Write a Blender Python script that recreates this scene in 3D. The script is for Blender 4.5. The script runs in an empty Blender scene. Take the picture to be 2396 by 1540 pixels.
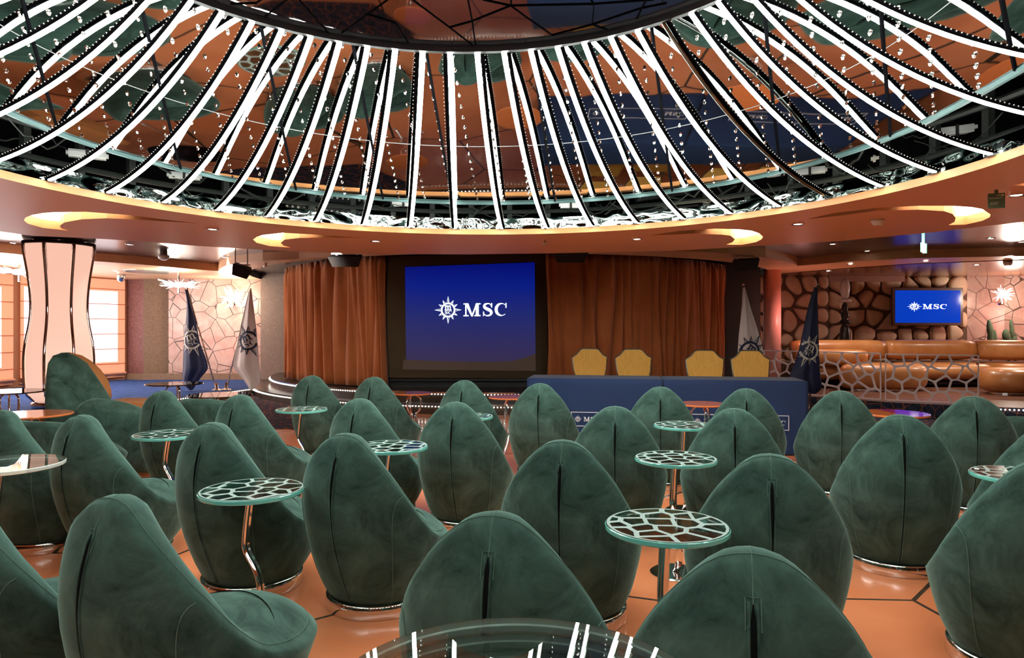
import bpy, bmesh, math, random
from mathutils import Vector, Matrix
from mathutils.geometry import tessellate_polygon
random.seed(7)
S = bpy.context.scene
COL = S.collection
R = math.radians
# ------------------------------------------------------------------ camera
CH = 1.35
F = 1597.0
cd = bpy.data.cameras.new('camera'); cam = bpy.data.objects.new('camera', cd); COL.objects.link(cam)
cam.location = (0, 0, CH); cam.rotation_euler = (R(90), 0, 0)
cd.lens = 24.0; cd.sensor_width = 36.0; cd.clip_start = 0.05; cd.clip_end = 200
S.camera = cam
# ------------------------------------------------------------------ world, exposure
w = bpy.data.worlds.new('world'); S.world = w; w.use_nodes = True
w.node_tree.nodes['Background'].inputs[0].default_value = (1.0, 0.9, 0.8, 1)
w.node_tree.nodes['Background'].inputs[1].default_value = 0.25
S.view_settings.view_transform = 'Standard'; S.view_settings.look = 'None'
S.view_settings.exposure = 0.27; S.view_settings.gamma = 1.0
S.view_settings.use_curve_mapping = False
S.cycles.max_bounces = 6; S.cycles.diffuse_bounces = 3; S.cycles.glossy_bounces = 4
S.cycles.transmission_bounces = 4; S.cycles.transparent_max_bounces = 10
S.cycles.use_adaptive_sampling = True; S.cycles.adaptive_threshold = .06; S.cycles.adaptive_min_samples = 12
S.cycles.sample_clamp_indirect = 6.0
S.cycles.caustics_reflective = False; S.cycles.caustics_refractive = False
TUBE_E = 24.0          # strength of the light tubes
DAY_E = 2.6           # daylight through the blinds, put in as their own glow
SPOT_W = 26.0         # recessed downlights

def lamp(kind, name, loc, energy, color=(1, 1, 1), rot=(0, 0, 0), **kw):
    l = bpy.data.lights.new(name, kind); l.energy = energy; l.color = color
    for k, v in kw.items(): setattr(l, k, v)
    o = bpy.data.objects.new(name, l); COL.objects.link(o); o.location = loc; o.rotation_euler = rot
    return o

def P(px, py, z):
    d = F * (z - CH) / (770.0 - py)
    return Vector(((px - 1198.0) / F * d, d, z))
def PH(px, py, H): return P(px, py, CH + H)
def PD(px, py, D): return Vector(((px - 1198.0) / F * D, D, CH + (770.0 - py) / F * D))

# ------------------------------------------------------------------ materials
MATS = {}
def nodes_of(m): return m.node_tree.nodes, m.node_tree.links
def mat(name, col=(.5, .5, .5), rough=.5, metal=0.0, spec=.5, emit=None, es=0.0, sheen=0.0, coat=0.0, alpha=None):
    m = bpy.data.materials.new(name); m.use_nodes = True
    b = m.node_tree.nodes['Principled BSDF']
    b.inputs['Base Color'].default_value = (*col, 1); b.inputs['Roughness'].default_value = rough
    b.inputs['Metallic'].default_value = metal; b.inputs['Specular IOR Level'].default_value = spec
    if emit: b.inputs['Emission Color'].default_value = (*emit, 1); b.inputs['Emission Strength'].default_value = es
    if sheen: b.inputs['Sheen Weight'].default_value = sheen; b.inputs['Sheen Roughness'].default_value = .4
    if coat: b.inputs['Coat Weight'].default_value = coat; b.inputs['Coat Roughness'].default_value = .05
    if alpha is not None: b.inputs['Alpha'].default_value = alpha
    MATS[name] = m
    return m
def noise_col(m, c1, c2, scale=4.0, detail=4.0, lo=.35, hi=.65, rough=.6, coord='Object', stretch=None, dist=0.0):
    n, l = nodes_of(m); b = n['Principled BSDF']
    tc = n.new('ShaderNodeTexCoord'); mp = n.new('ShaderNodeMapping'); t = n.new('ShaderNodeTexNoise'); r = n.new('ShaderNodeValToRGB')
    if stretch: mp.inputs['Scale'].default_value = stretch
    t.inputs['Scale'].default_value = scale; t.inputs['Detail'].default_value = detail; t.inputs['Roughness'].default_value = rough
    t.inputs['Distortion'].default_value = dist
    r.color_ramp.elements[0].position = lo; r.color_ramp.elements[0].color = (*c1, 1)
    r.color_ramp.elements[1].position = hi; r.color_ramp.elements[1].color = (*c2, 1)
    l.new(tc.outputs[coord], mp.inputs[0]); l.new(mp.outputs[0], t.inputs[0]); l.new(t.outputs[0], r.inputs[0]); l.new(r.outputs[0], b.inputs['Base Color'])
    return t, r, mp
def bump_noise(m, scale, strength, dist=.01, stretch=None, detail=3):
    n, l = nodes_of(m); b = n['Principled BSDF']
    tc = n.new('ShaderNodeTexCoord'); mp = n.new('ShaderNodeMapping'); t = n.new('ShaderNodeTexNoise'); bp = n.new('ShaderNodeBump')
    if stretch: mp.inputs['Scale'].default_value = stretch
    t.inputs['Scale'].default_value = scale; t.inputs['Detail'].default_value = detail
    bp.inputs['Strength'].default_value = strength; bp.inputs['Distance'].default_value = dist
    l.new(tc.outputs['Object'], mp.inputs[0]); l.new(mp.outputs[0], t.inputs[0]); l.new(t.outputs[0], bp.inputs['Height']); l.new(bp.outputs[0], b.inputs['Normal'])
def vor_lines(m, base_socket_col, line_col, scale, width, rnd=1.0, stretch=None, rough_line=None):
    """mix thin Voronoi edge lines over the current base colour"""
    n, l = nodes_of(m); b = n['Principled BSDF']
    tc = n.new('ShaderNodeTexCoord'); mp = n.new('ShaderNodeMapping'); v = n.new('ShaderNodeTexVoronoi'); v.feature = 'DISTANCE_TO_EDGE'
    if stretch: mp.inputs['Scale'].default_value = stretch
    v.inputs['Scale'].default_value = scale; v.inputs['Randomness'].default_value = rnd
    lt = n.new('ShaderNodeMath'); lt.operation = 'LESS_THAN'; lt.inputs[1].default_value = width
    mx = n.new('ShaderNodeMix'); mx.data_type = 'RGBA'
    l.new(tc.outputs['Object'], mp.inputs[0]); l.new(mp.outputs[0], v.inputs[0]); l.new(v.outputs['Distance'], lt.inputs[0]); l.new(lt.outputs[0], mx.inputs['Factor'])
    src = b.inputs['Base Color'].links[0].from_socket if b.inputs['Base Color'].links else None
    if src: l.new(src, mx.inputs['A'])
    else: mx.inputs['A'].default_value = (*base_socket_col, 1)
    mx.inputs['B'].default_value = (*line_col, 1)
    l.new(mx.outputs['Result'], b.inputs['Base Color'])
    return v, lt

def glass_mat(name, tint, gloss=.12, rough=.02, base_t=.9):
    m = bpy.data.materials.new(name); m.use_nodes = True; n, l = nodes_of(m)
    n.remove(n['Principled BSDF']); out = n['Material Output']
    tr = n.new('ShaderNodeBsdfTransparent'); tr.inputs[0].default_value = (*tint, 1)
    gl = n.new('ShaderNodeBsdfGlossy'); gl.inputs['Roughness'].default_value = rough
    lw = n.new('ShaderNodeLayerWeight'); lw.inputs[0].default_value = .35
    ma = n.new('ShaderNodeMath'); ma.operation = 'MULTIPLY_ADD'; ma.inputs[1].default_value = base_t; ma.inputs[2].default_value = gloss; ma.use_clamp = True
    mx = n.new('ShaderNodeMixShader')
    l.new(lw.outputs['Fresnel'], ma.inputs[0]); l.new(ma.outputs[0], mx.inputs[0]); l.new(tr.outputs[0], mx.inputs[1]); l.new(gl.outputs[0], mx.inputs[2]); l.new(mx.outputs[0], out.inputs[0])
    MATS[name] = m; return m

chrome = mat('polished_chrome', (.82, .82, .82), .06, 1.0)
black = mat('matte_black', (.012, .012, .014), .6)
blackm = mat('black_metal', (.03, .03, .035), .35, .6)
white = mat('white_plastic', (.8, .8, .78), .4)
green = mat('green_velvet', (.05, .12, .09), .85, sheen=.4, spec=.15)
noise_col(green, (.010, .028, .022), (.078, .152, .126), 3.6, 8, .30, .70, .68, dist=1.6)
green.node_tree.nodes['Principled BSDF'].inputs['Sheen Tint'].default_value = (.55, .95, .85, 1)
bump_noise(green, 9, .25, .01)
seamg = mat('green_stitching', (.10, .19, .15), .8)
zipm = mat('zipper_black', (.004, .005, .005), .8, spec=.05)
void = mat('joint_black', (.004, .004, .005), .9, spec=0.0)
floorm = mat('terracotta_floor', (.78, .25, .09), .22, coat=.25)
noise_col(floorm, (.80, .235, .095), (.92, .31, .14), 1.2, 3)
vor_lines(floorm, (.78, .25, .09), (.07, .045, .03), .8, .0075, .85)
carpet = mat('crackle_carpet', (.03, .035, .06), .95, spec=.1)
noise_col(carpet, (.02, .022, .035), (.05, .055, .085), 30, 2)
vor_lines(carpet, (.03, .035, .06), (.50, .12, .04), 6.5, .020)
bluec = mat('blue_carpet', (.03, .07, .22), .95, spec=.1)
noise_col(bluec, (.022, .055, .17), (.045, .09, .27), 8, 5)
orange = mat('orange_ceiling_paint', (.80, .40, .20), .45)
wood = mat('bronze_laminate', (.30, .12, .06), .18, .25)
noise_col(wood, (.22, .085, .04), (.36, .16, .08), 2, 4, stretch=(.3, 6, 1))
peach = mat('peach_laminate', (.80, .48, .28), .35)
noise_col(peach, (.74, .40, .22), (.86, .55, .33), 1.5, 4, stretch=(.3, 5, 1))
metalc = mat('bronze_ceiling_tile', (.16, .115, .115), .22, .85)
mirror = mat('mirror_panel', (.50, .50, .49), .025, 1.0)
bump_noise(mirror, 1.6, .06, .01)
mirror2 = mat('tinted_mirror', (.55, .50, .48), .03, 1.0)
foil = mat('wavy_chrome_foil', (.20, .23, .22), .04, 1.0)
bump_noise(foil, 3.5, .45, .06, stretch=(1, 1, 2.0), detail=1)
tube_e = mat('white_led_tube', (1, 1, 1), .4, emit=(.93, 1.0, .93), es=TUBE_E)
bead_e = mat('small_led_bead', (1, 1, 1), .4, emit=(1.0, .97, .86), es=7.0)
spot_e = mat('downlight_bulb', (1, 1, 1), .4, emit=(1.0, .96, .92), es=9.0)
cove_e = mat('lit_cove', (1, .9, .7), .6, emit=(1.0, .84, .60), es=4.5)
clear = glass_mat('clear_acrylic', (.93, .96, .95), .10)
glass = glass_mat('clear_glass', (.80, .92, .88), .06, .01, .75)
dglass = glass_mat('dark_glass', (.35, .40, .38), .2, .01, .8)
edge = mat('glass_edge', (.22, .80, .70), .12, 0, .8, coat=.5)
edge.node_tree.nodes['Principled BSDF'].inputs['Transmission Weight'].default_value = .35
cedge = mat('pale_glass_edge', (.78, .86, .80), .15, 0, .8); cedge.node_tree.nodes['Principled BSDF'].inputs['Alpha'].default_value = .75
frost = mat('frosted_glass', (.50, .66, .62), .45)
frost.node_tree.nodes['Principled BSDF'].inputs['Alpha'].default_value = .65
curtm = mat('rust_velvet_curtain', (.40, .13, .05), .9, sheen=.3, spec=.1)
noise_col(curtm, (.42, .125, .042), (.50, .16, .058), 1.5, 4)
clothm = mat('navy_tablecloth', (.020, .042, .115), .8, sheen=.15, spec=.2)
bump_noise(clothm, 2.2, .25, .03)
yell = mat('mustard_fabric', (.72, .38, .07), .85, spec=.2)
noise_col(yell, (.82, .43, .09), (.92, .51, .12), 60, 2, stretch=(1, 1, .2))
chfr = mat('grey_bronze_frame', (.16, .14, .10), .35, .5)
navyf = mat('navy_flag', (.012, .018, .07), .6, sheen=.2)
whitef = mat('white_flag', (.80, .68, .64), .75)
logow = mat('flag_logo_white', (.66, .62, .55), .75)
logon = mat('flag_logo_navy', (.015, .02, .055), .75)
printw = mat('white_print', (.75, .77, .80), .7)
walltan = mat('brown_wallpaper', (.24, .14, .08), .55)
noise_col(walltan, (.19, .115, .065), (.26, .165, .10), 26, 5)
wallmar = mat('maroon_wallpaper', (.20, .08, .07), .55)
noise_col(wallmar, (.15, .06, .05), (.26, .11, .10), 26, 5)
wallgrey = mat('grey_brown_wallpaper', (.24, .17, .13), .65)
noise_col(wallgrey, (.21, .145, .11), (.27, .19, .15), 30, 5)
wallpat = mat('crazed_pink_panel', (.6, .4, .3), .38, .15)
noise_col(wallpat, (.42, .22, .17), (.62, .45, .38), 2.2, 6, .3, .7, dist=.8)
vor_lines(wallpat, (.6, .4, .3), (.08, .05, .04), 2.7, .016, 1.0)
wallplain = mat('warm_wall', (.45, .22, .12), .6)
walldark = mat('dark_wall', (.035, .03, .025), .7)
stone = mat('padded_stone', (.52, .33, .22), .6)
noise_col(stone, (.54, .34, .22), (.68, .47, .32), 3, 4)
stoneg = mat('stone_joint', (.12, .065, .04), .8)
leather = mat('tan_leather', (.42, .17, .05), .33, coat=.15)
noise_col(leather, (.36, .13, .035), (.47, .20, .07), 3, 4)
dwood = mat('dark_wood_floor', (.12, .05, .03), .25)
noise_col(dwood, (.09, .035, .02), (.19, .08, .05), 3, 4, stretch=(.4, 6, 1))
fencew = mat('pale_pink_metal', (.78, .60, .59), .4)
seat_or = mat('orange_ribbed_fabric', (.55, .22, .07), .75)
pinkglow = mat('backlit_pink_panel', (.95, .7, .6), .4, emit=(1.0, .60, .46), es=.72)
stagem = mat('dark_stage_floor', (.055, .035, .025), .3)
blind = mat('orange_blind', (.85, .45, .30), .8)
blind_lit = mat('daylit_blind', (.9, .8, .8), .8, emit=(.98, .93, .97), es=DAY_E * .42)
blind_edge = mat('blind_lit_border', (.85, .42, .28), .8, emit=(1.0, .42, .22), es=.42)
seamor = mat('blind_rod_pocket', (.55, .13, .06), .8)
orglass = mat('orange_tabletop', (.80, .22, .07), .10, coat=.6)
magglass = mat('magenta_tabletop', (.55, .03, .30), .12, coat=.6)
screenf = mat('screen_fabric', (.075, .045, .02), .8)
logo_e = mat('projected_logo', (1, 1, 1), .5, emit=(.86, .97, 1.0), es=1.15)
cactusm = mat('cactus_green', (.07, .12, .06), .7)
darkst = mat('dark_bronze', (.02, .015, .012), .3, .3)
palest = mat('pale_polished_stone', (.62, .60, .58), .25)
grn_e = mat('green_exit_lamp', (.2, 1, .5), .4, emit=(.35, 1.0, .62), es=3.0)
crys_e = mat('crystal_lit', (1, 1, 1), .2, emit=(1.0, .93, .82), es=3.5)
crysm = glass_mat('crystal_spike', (.95, .92, .9), .35)
signg = mat('sign_olive', (.06, .075, .03), .4)
signl = mat('sign_letters', (.45, .45, .25), .5)

def voronoi_gradient_screen():
    m = bpy.data.materials.new('projected_blue_image'); m.use_nodes = True; n, l = nodes_of(m); b = n['Principled BSDF']
    tc = n.new('ShaderNodeTexCoord'); sp = n.new('ShaderNodeSeparateXYZ'); r = n.new('ShaderNodeValToRGB')
    l.new(tc.outputs['Generated'], sp.inputs[0]); l.new(sp.outputs['Z'], r.inputs[0])
    e = r.color_ramp.elements; e[0].position = .0; e[0].color = (.032, .022, .07, 1); e[1].position = 1.0; e[1].color = (.0, .003, .16, 1)
    k = e.new(.45); k.color = (.012, .02, .15, 1); k = e.new(.75); k.color = (.001, .012, .22, 1)
    b.inputs['Base Color'].default_value = (.01, .01, .02, 1); b.inputs['Roughness'].default_value = .8
    l.new(r.outputs[0], b.inputs['Emission Color']); b.inputs['Emission Strength'].default_value = .82
    return m
scr_e = voronoi_gradient_screen()
tv_e = mat('tv_blue_image', (.0, .01, .05), .15, emit=(.0, .035, .42), es=1.0)

# ------------------------------------------------------------------ object helpers
def tag(o, label=None, cat=None, group=None, kind=None):
    if label: o['label'] = label
    if cat: o['category'] = cat
    if group: o['group'] = group
    if kind: o['kind'] = kind
    return o
def empty(name, loc=(0, 0, 0), rz=0.0, label=None, cat=None, group=None):
    o = bpy.data.objects.new(name, None); COL.objects.link(o); o.location = loc; o.rotation_euler = (0, 0, rz)
    o.empty_display_size = .1
    return tag(o, label, cat, group)
def mesh_obj(name, bm, mats, parent=None, smooth=False, label=None, cat=None, group=None, kind=None):
    me = bpy.data.meshes.new(name)
    bmesh.ops.recalc_face_normals(bm, faces=bm.faces)
    bm.to_mesh(me); bm.free()
    for m in (mats if isinstance(mats, (list, tuple)) else [mats]): me.materials.append(m)
    if smooth:
        for p in me.polygons: p.use_smooth = True
    o = bpy.data.objects.new(name, me); COL.objects.link(o)
    if parent: o.parent = parent
    return tag(o, label, cat, group, kind)
def struct(name, bm, m, parent=None, smooth=False): return mesh_obj(name, bm, m, parent, smooth, kind='structure')
def box(bm, c, s, rz=0.0, mi=0, bev=0.0, rx=0.0, ry=0.0):
    M = Matrix.Translation(c) @ Matrix.Rotation(rz, 4, 'Z') @ Matrix.Rotation(ry, 4, 'Y') @ Matrix.Rotation(rx, 4, 'X') @ Matrix.Diagonal((s[0], s[1], s[2], 1))
    r = bmesh.ops.create_cube(bm, size=1.0, matrix=M)
    fs = {f for v in r['verts'] for f in v.link_faces}
    for f in fs: f.material_index = mi
    if bev:
        es = {e for f in fs for e in f.edges}
        bmesh.ops.bevel(bm, geom=list(es), offset=bev, segments=2, affect='EDGES')
def cyl(bm, c, r, h, seg=24, mi=0, r2=None, M=None):
    T = Matrix.Translation(c) if M is None else M
    q = bmesh.ops.create_cone(bm, cap_ends=True, segments=seg, radius1=r, radius2=r if r2 is None else r2, depth=h, matrix=T)
    for f in {f for v in q['verts'] for f in v.link_faces}: f.material_index = mi
def sph(bm, c, r, mi=0, seg=12, sc=(1, 1, 1)):
    q = bmesh.ops.create_uvsphere(bm, u_segments=seg, v_segments=max(6, seg // 2), radius=r, matrix=Matrix.Translation(c) @ Matrix.Diagonal((*sc, 1)))
    for f in {f for v in q['verts'] for f in v.link_faces}: f.material_index = mi
def loft(bm, rings, close_u=True, cap=False, mi=0):
    vs = [[bm.verts.new(p) for p in r] for r in rings]
    n = len(vs[0])
    for a, b in zip(vs, vs[1:]):
        for i in range(n if close_u else n - 1):
            j = (i + 1) % n
            f = bm.faces.new((a[i], a[j], b[j], b[i])); f.material_index = mi
    if cap:
        for rr in (vs[0], vs[-1]):
            try: bm.faces.new(rr).material_index = mi
            except ValueError: pass
    return vs
def lathe(bm, prof, c=(0, 0, 0), seg=24, mi=0, cap=True):
    loft(bm, [[Vector((c[0] + r * math.cos(2 * math.pi * i / seg), c[1] + r * math.sin(2 * math.pi * i / seg), c[2] + z)) for i in range(seg)] for r, z in prof], True, cap, mi)
def tube(bm, pts, r, seg=8, mi=0, closed=False):
    pts = [Vector(p) for p in pts]; n = len(pts); rings = []
    up = Vector((0, 0, 1))
    for i, p in enumerate(pts):
        t = (pts[(i + 1) % n] - pts[i - 1]) if closed else (pts[min(i + 1, n - 1)] - pts[max(i - 1, 0)])
        if t.length < 1e-9: t = Vector((0, 0, 1))
        t.normalize()
        a = up if abs(t.dot(up)) < .95 else Vector((1, 0, 0))
        x = t.cross(a).normalized(); y = t.cross(x).normalized()
        rr = r[i] if isinstance(r, (list, tuple)) else r
        rings.append([p + x * (rr * math.cos(2 * math.pi * k / seg)) + y * (rr * math.sin(2 * math.pi * k / seg)) for k in range(seg)])
    if closed: rings.append(rings[0])
    loft(bm, rings, True, not closed, mi)
def poly(bm, pts, mi=0):
    vs = [bm.verts.new(p) for p in pts]
    pts3 = [Vector(p) for p in pts]
    for t in tessellate_polygon([pts3]):
        try: bm.faces.new([vs[i] for i in t]).material_index = mi
        except ValueError: pass
    return vs
def prism(bm, pts, z0, z1, mi=0):
    """vertical prism from plan outline"""
    a = poly(bm, [(p[0], p[1], z0) for p in pts], mi); b = poly(bm, [(p[0], p[1], z1) for p in pts], mi)
    n = len(a)
    for i in range(n): bm.faces.new((a[i], a[(i + 1) % n], b[(i + 1) % n], b[i])).material_index = mi
def wall(bm, pts, z0, z1, mi=0, close=False):
    n = len(pts)
    for i in range(n if close else n - 1):
        p, q = pts[i], pts[(i + 1) % n]
        bm.faces.new([bm.verts.new(v) for v in ((p[0], p[1], z0), (q[0], q[1], z0), (q[0], q[1], z1), (p[0], p[1], z1))]).material_index = mi
def slab(bm, outer, holes, z):
    """flat face with holes"""
    es = []
    for lp in [outer] + holes:
        vs = [bm.verts.new((p[0], p[1], z)) for p in lp]
        for i in range(len(vs)): es.append(bm.edges.new((vs[i], vs[(i + 1) % len(vs)])))
    bmesh.ops.triangle_fill(bm, edges=es, use_beauty=True, use_dissolve=False)
def circ(cx, cy, r, n=48, a0=0, a1=360):
    m = n if a1 - a0 == 360 else n + 1
    return [(cx + r * math.sin(R(a0 + (a1 - a0) * i / n)), cy + r * math.cos(R(a0 + (a1 - a0) * i / n))) for i in range(m)]
def copy_tree(o, parent=None):
    c = o.copy(); COL.objects.link(c)
    if parent: c.parent = parent
    for ch in list(o.children): copy_tree(ch, c)
    return c
def lerp_tab(tab, x):
    if x <= tab[0][0]: return tab[0][1]
    for (a, b), (c, d) in zip(tab, tab[1:]):
        if x <= c:
            t = (x - a) / (c - a); return b + (d - b) * t
    return tab[-1][1]
def smooth_tab(tab, x):
    if x <= tab[0][0]: return tab[0][1]
    if x >= tab[-1][0]: return tab[-1][1]
    for i in range(len(tab) - 1):
        if x <= tab[i + 1][0]:
            p1, p2 = tab[i], tab[i + 1]; p0 = tab[max(i - 1, 0)]; p3 = tab[min(i + 2, len(tab) - 1)]
            h = p2[0] - p1[0]; t = (x - p1[0]) / h
            m1 = (p2[1] - p0[1]) / max(p2[0] - p0[0], 1e-6) * h; m2 = (p3[1] - p1[1]) / max(p3[0] - p1[0], 1e-6) * h
            return (2*t**3-3*t*t+1)*p1[1] + (t**3-2*t*t+t)*m1 + (-2*t**3+3*t*t)*p2[1] + (t**3-t*t)*m2
def clip_half(pl, px, py, nx, ny):
    out = []
    for i in range(len(pl)):
        a, b = pl[i], pl[(i + 1) % len(pl)]
        da = (a[0] - px) * nx + (a[1] - py) * ny; db = (b[0] - px) * nx + (b[1] - py) * ny
        if da <= 0: out.append(a)
        if (da < 0 < db) or (db < 0 < da):
            t = da / (da - db); out.append((a[0] + (b[0] - a[0]) * t, a[1] + (b[1] - a[1]) * t))
    return out
def voronoi(pts, bound):
    cells = []
    for i, p in enumerate(pts):
        c = list(bound)
        for j, q in enumerate(pts):
            if i == j or (p[0]-q[0])**2 + (p[1]-q[1])**2 > 9: continue
            c = clip_half(c, (p[0] + q[0]) / 2, (p[1] + q[1]) / 2, q[0] - p[0], q[1] - p[1])
            if len(c) < 3: break
        if len(c) >= 3: cells.append(c)
    return cells
def jitter_pts(x0, x1, y0, y1, s, j, rnd):
    out = []; ny = max(1, round((y1 - y0) / s)); nx = max(1, round((x1 - x0) / s))
    for a in range(nx):
        for b in range(ny):
            out.append((x0 + (a + .5 + (b % 2) * .35 - .17 + rnd.uniform(-j, j)) * (x1 - x0) / nx, y0 + (b + .5 + rnd.uniform(-j, j)) * (y1 - y0) / ny))
    return out
def inset_cell(c, d):
    area = sum(c[i][0]*c[(i+1) % len(c)][1]-c[(i+1) % len(c)][0]*c[i][1] for i in range(len(c)))
    s = 1 if area > 0 else -1
    r = list(c)
    for i in range(len(c)):
        a, b = c[i], c[(i + 1) % len(c)]; dx, dy = b[0] - a[0], b[1] - a[1]; L = math.hypot(dx, dy)
        if L < 1e-6: continue
        nx, ny = s * dy / L, -s * dx / L
        r = clip_half(r, a[0] - nx * d, a[1] - ny * d, nx, ny)
        if len(r) < 3: return None
    return r
def round_poly(c, it=2, k=.25):
    for _ in range(it):
        o = []
        for i in range(len(c)):
            a, b = c[i], c[(i + 1) % len(c)]
            o += [(a[0]+(b[0]-a[0])*k, a[1]+(b[1]-a[1])*k), (a[0]+(b[0]-a[0])*(1-k), a[1]+(b[1]-a[1])*(1-k))]
        c = o
    return c

# ------------------------------------------------------------------ emblem and lettering (flat polygons in u,v)
def cr(pts, n=6):
    o = []
    for i in range(len(pts) - 1):
        p0 = pts[max(i - 1, 0)]; p1 = pts[i]; p2 = pts[i + 1]; p3 = pts[min(i + 2, len(pts) - 1)]
        for k in range(n):
            t = k / n
            o.append(tuple(.5 * (2*p1[j] + (p2[j]-p0[j])*t + (2*p0[j]-5*p1[j]+4*p2[j]-p3[j])*t*t + (3*p1[j]-p0[j]-3*p2[j]+p3[j])*t**3) for j in range(len(p1))))
    o.append(tuple(pts[-1])); return o
def stroke(pts):
    """pts of (u, v, width) -> quads"""
    pts = cr(pts); L = []; Rr = []
    for i, p in enumerate(pts):
        a = pts[max(i - 1, 0)]; b = pts[min(i + 1, len(pts) - 1)]; dx, dy = b[0] - a[0], b[1] - a[1]; l = math.hypot(dx, dy) or 1
        nx, ny = -dy / l * p[2] / 2, dx / l * p[2] / 2
        L.append((p[0] + nx, p[1] + ny)); Rr.append((p[0] - nx, p[1] - ny))
    return [[L[i], L[i + 1], Rr[i + 1], Rr[i]] for i in range(len(pts) - 1)]
def rect(a, b, c, d): return [(a, b), (c, b), (c, d), (a, d)]
def letter(ch):
    if ch == 'M':
        return ([rect(0, 0, .42, .09), rect(.14, .05, .25, .97), rect(0, .91, .38, 1.0), [(.12, .98), (.40, .98), (.76, 0), (.62, 0)], [(.62, 0), (.74, 0), (1.12, .98), (1.0, .98)],
                 rect(.98, .05, 1.22, .97), rect(.86, 0, 1.36, .09), rect(1.0, .91, 1.36, 1.0)], 1.40)
    if ch == 'S':
        return (stroke([(.74, .74, .05), (.62, .92, .07), (.42, .965, .09), (.20, .88, .17), (.17, .70, .21), (.38, .55, .24), (.62, .43, .24), (.72, .26, .21), (.62, .09, .14), (.40, .03, .09), (.2, .1, .06), (.10, .30, .04)])
                + [rect(.70, .66, .79, 1.0), rect(.06, 0, .13, .36)], .90)
    if ch == 'C':
        pts = []
        for k in range(11):
            a = R(50 + k * 26); wd = .05 + .19 * max(0, -math.cos(a)) ** .8
            pts.append((.54 + .44 * math.cos(a), .5 + .46 * math.sin(a), wd))
        return (stroke(pts) + [rect(.84, .62, .93, 1.0)], 1.02)
    if ch == 'm':
        return ([rect(.0, 0, .40, .14), rect(.10, 0, .30, .95), rect(.0, .82, .2, .95), rect(.50, 0, .70, .7), rect(.44, 0, .76, .14), rect(.90, 0, 1.10, .7), rect(.82, 0, 1.25, .14)]
                + stroke([(.2, .68, .14), (.36, .84, .2), (.52, .86, .2), (.6, .66, .19)]) + stroke([(.62, .68, .14), (.76, .84, .2), (.92, .86, .2), (1.0, .66, .19)]), 1.2)
    return ([], .5)
def star_polys():
    """compass sun emblem radius 1 at origin"""
    o = []
    for k in range(12):
        a = R(90 + 30 * k); L = 1.0 if k % 3 == 0 else .80; wdt = R(14.0 if k % 3 else 13.5); r0 = .47
        tip = (L * math.cos(a), L * math.sin(a)); bl = (r0 * math.cos(a + wdt), r0 * math.sin(a + wdt)); br = (r0 * math.cos(a - wdt), r0 * math.sin(a - wdt))
        mid = (r0 * math.cos(a), r0 * math.sin(a)); it = (tip[0] * .86, tip[1] * .86)
        il = (bl[0] + (mid[0] - bl[0]) * .28, bl[1] + (mid[1] - bl[1]) * .28); ir = (br[0] + (mid[0] - br[0]) * .28, br[1] + (mid[1] - br[1]) * .28)
        i2 = (br[0] + (mid[0] - br[0]) * .80, br[1] + (mid[1] - br[1]) * .80)
        o += [[bl, il, it, tip], [br, ir, it, tip]]
        if k % 2 == 0: o.append([ir, i2, it])
        else: o.append([(bl[0] + (mid[0] - bl[0]) * .80, bl[1] + (mid[1] - bl[1]) * .80), il, it])
    n = 40
    for i in range(n):
        a, b = 2 * math.pi * i / n, 2 * math.pi * (i + 1) / n
        o.append([(.52 * math.cos(a), .52 * math.sin(a)), (.52 * math.cos(b), .52 * math.sin(b)), (.41 * math.cos(b), .41 * math.sin(b)), (.41 * math.cos(a), .41 * math.sin(a))])
    m, wm = letter('m')
    o += [[(x * .42 - .26, y * .36 - .02) for x, y in p] for p in m]
    s, ws = letter('S'); c, wc = letter('C')
    o += [[(x * .26 - .25, y * .24 - .30) for x, y in p] for p in s]
    o += [[(x * .26 + .01, y * .24 - .30) for x, y in p] for p in c]
    return o
def word_polys(txt, h=1.0, x=0.0, y=0.0, gap=.08):
    o = []
    for ch in txt:
        p, wd = letter(ch); o += [[(x + a * h, y + b * h) for a, b in q] for q in p]; x += (wd + gap) * h
    return o, x
STAR = star_polys()
def logo_full():
    """emblem then MSC; unit = emblem radius"""
    o = list(STAR); wq, x = word_polys('MSC', .92, 1.12, -.46, .10); return o + wq
def logo_parts(fn, m, parent):
    flat_mesh('emblem', STAR, fn, m, parent)
    x = 1.12
    for ch in 'MSC':
        q, x = word_polys(ch, .92, x, -.46, .10); flat_mesh('letter', q, fn, m, parent)
def flat_mesh(name, polys, fn, m, parent, sub=0, **k):
    bm = bmesh.new()
    for q in polys:
        try: poly(bm, [Vector((a, b, 0)) for a, b in q])
        except Exception: pass
    if sub: bmesh.ops.subdivide_edges(bm, edges=bm.edges, cuts=sub, use_grid_fill=True)
    for v in bm.verts: v.co = fn(v.co.x, v.co.y)
    me = bpy.data.meshes.new(name); bm.to_mesh(me); bm.free(); me.materials.append(m)
    o = bpy.data.objects.new(name, me); COL.objects.link(o)
    if parent: o.parent = parent
    return tag(o, **k)

# ================================================================== SETTING
bm = bmesh.new(); box(bm, (0, 5, -.05), (34, 40, .1)); struct('floor', bm, floorm)
# crackle carpet in front of the stage and on the right
bm = bmesh.new()
cp = [(-5.9, 10.6), (-3.2, 9.2), (-1.9, 9.3), (-1.5, 10.2), (-1.5, 12), (-5.2, 14.3)]
prism(bm, cp, 0, .006); cp = [(3.4, 9.0), (9, 7.0), (9, 11.3), (3.4, 12)]
prism(bm, cp, 0, .006); struct('floor', bm, carpet)
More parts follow.
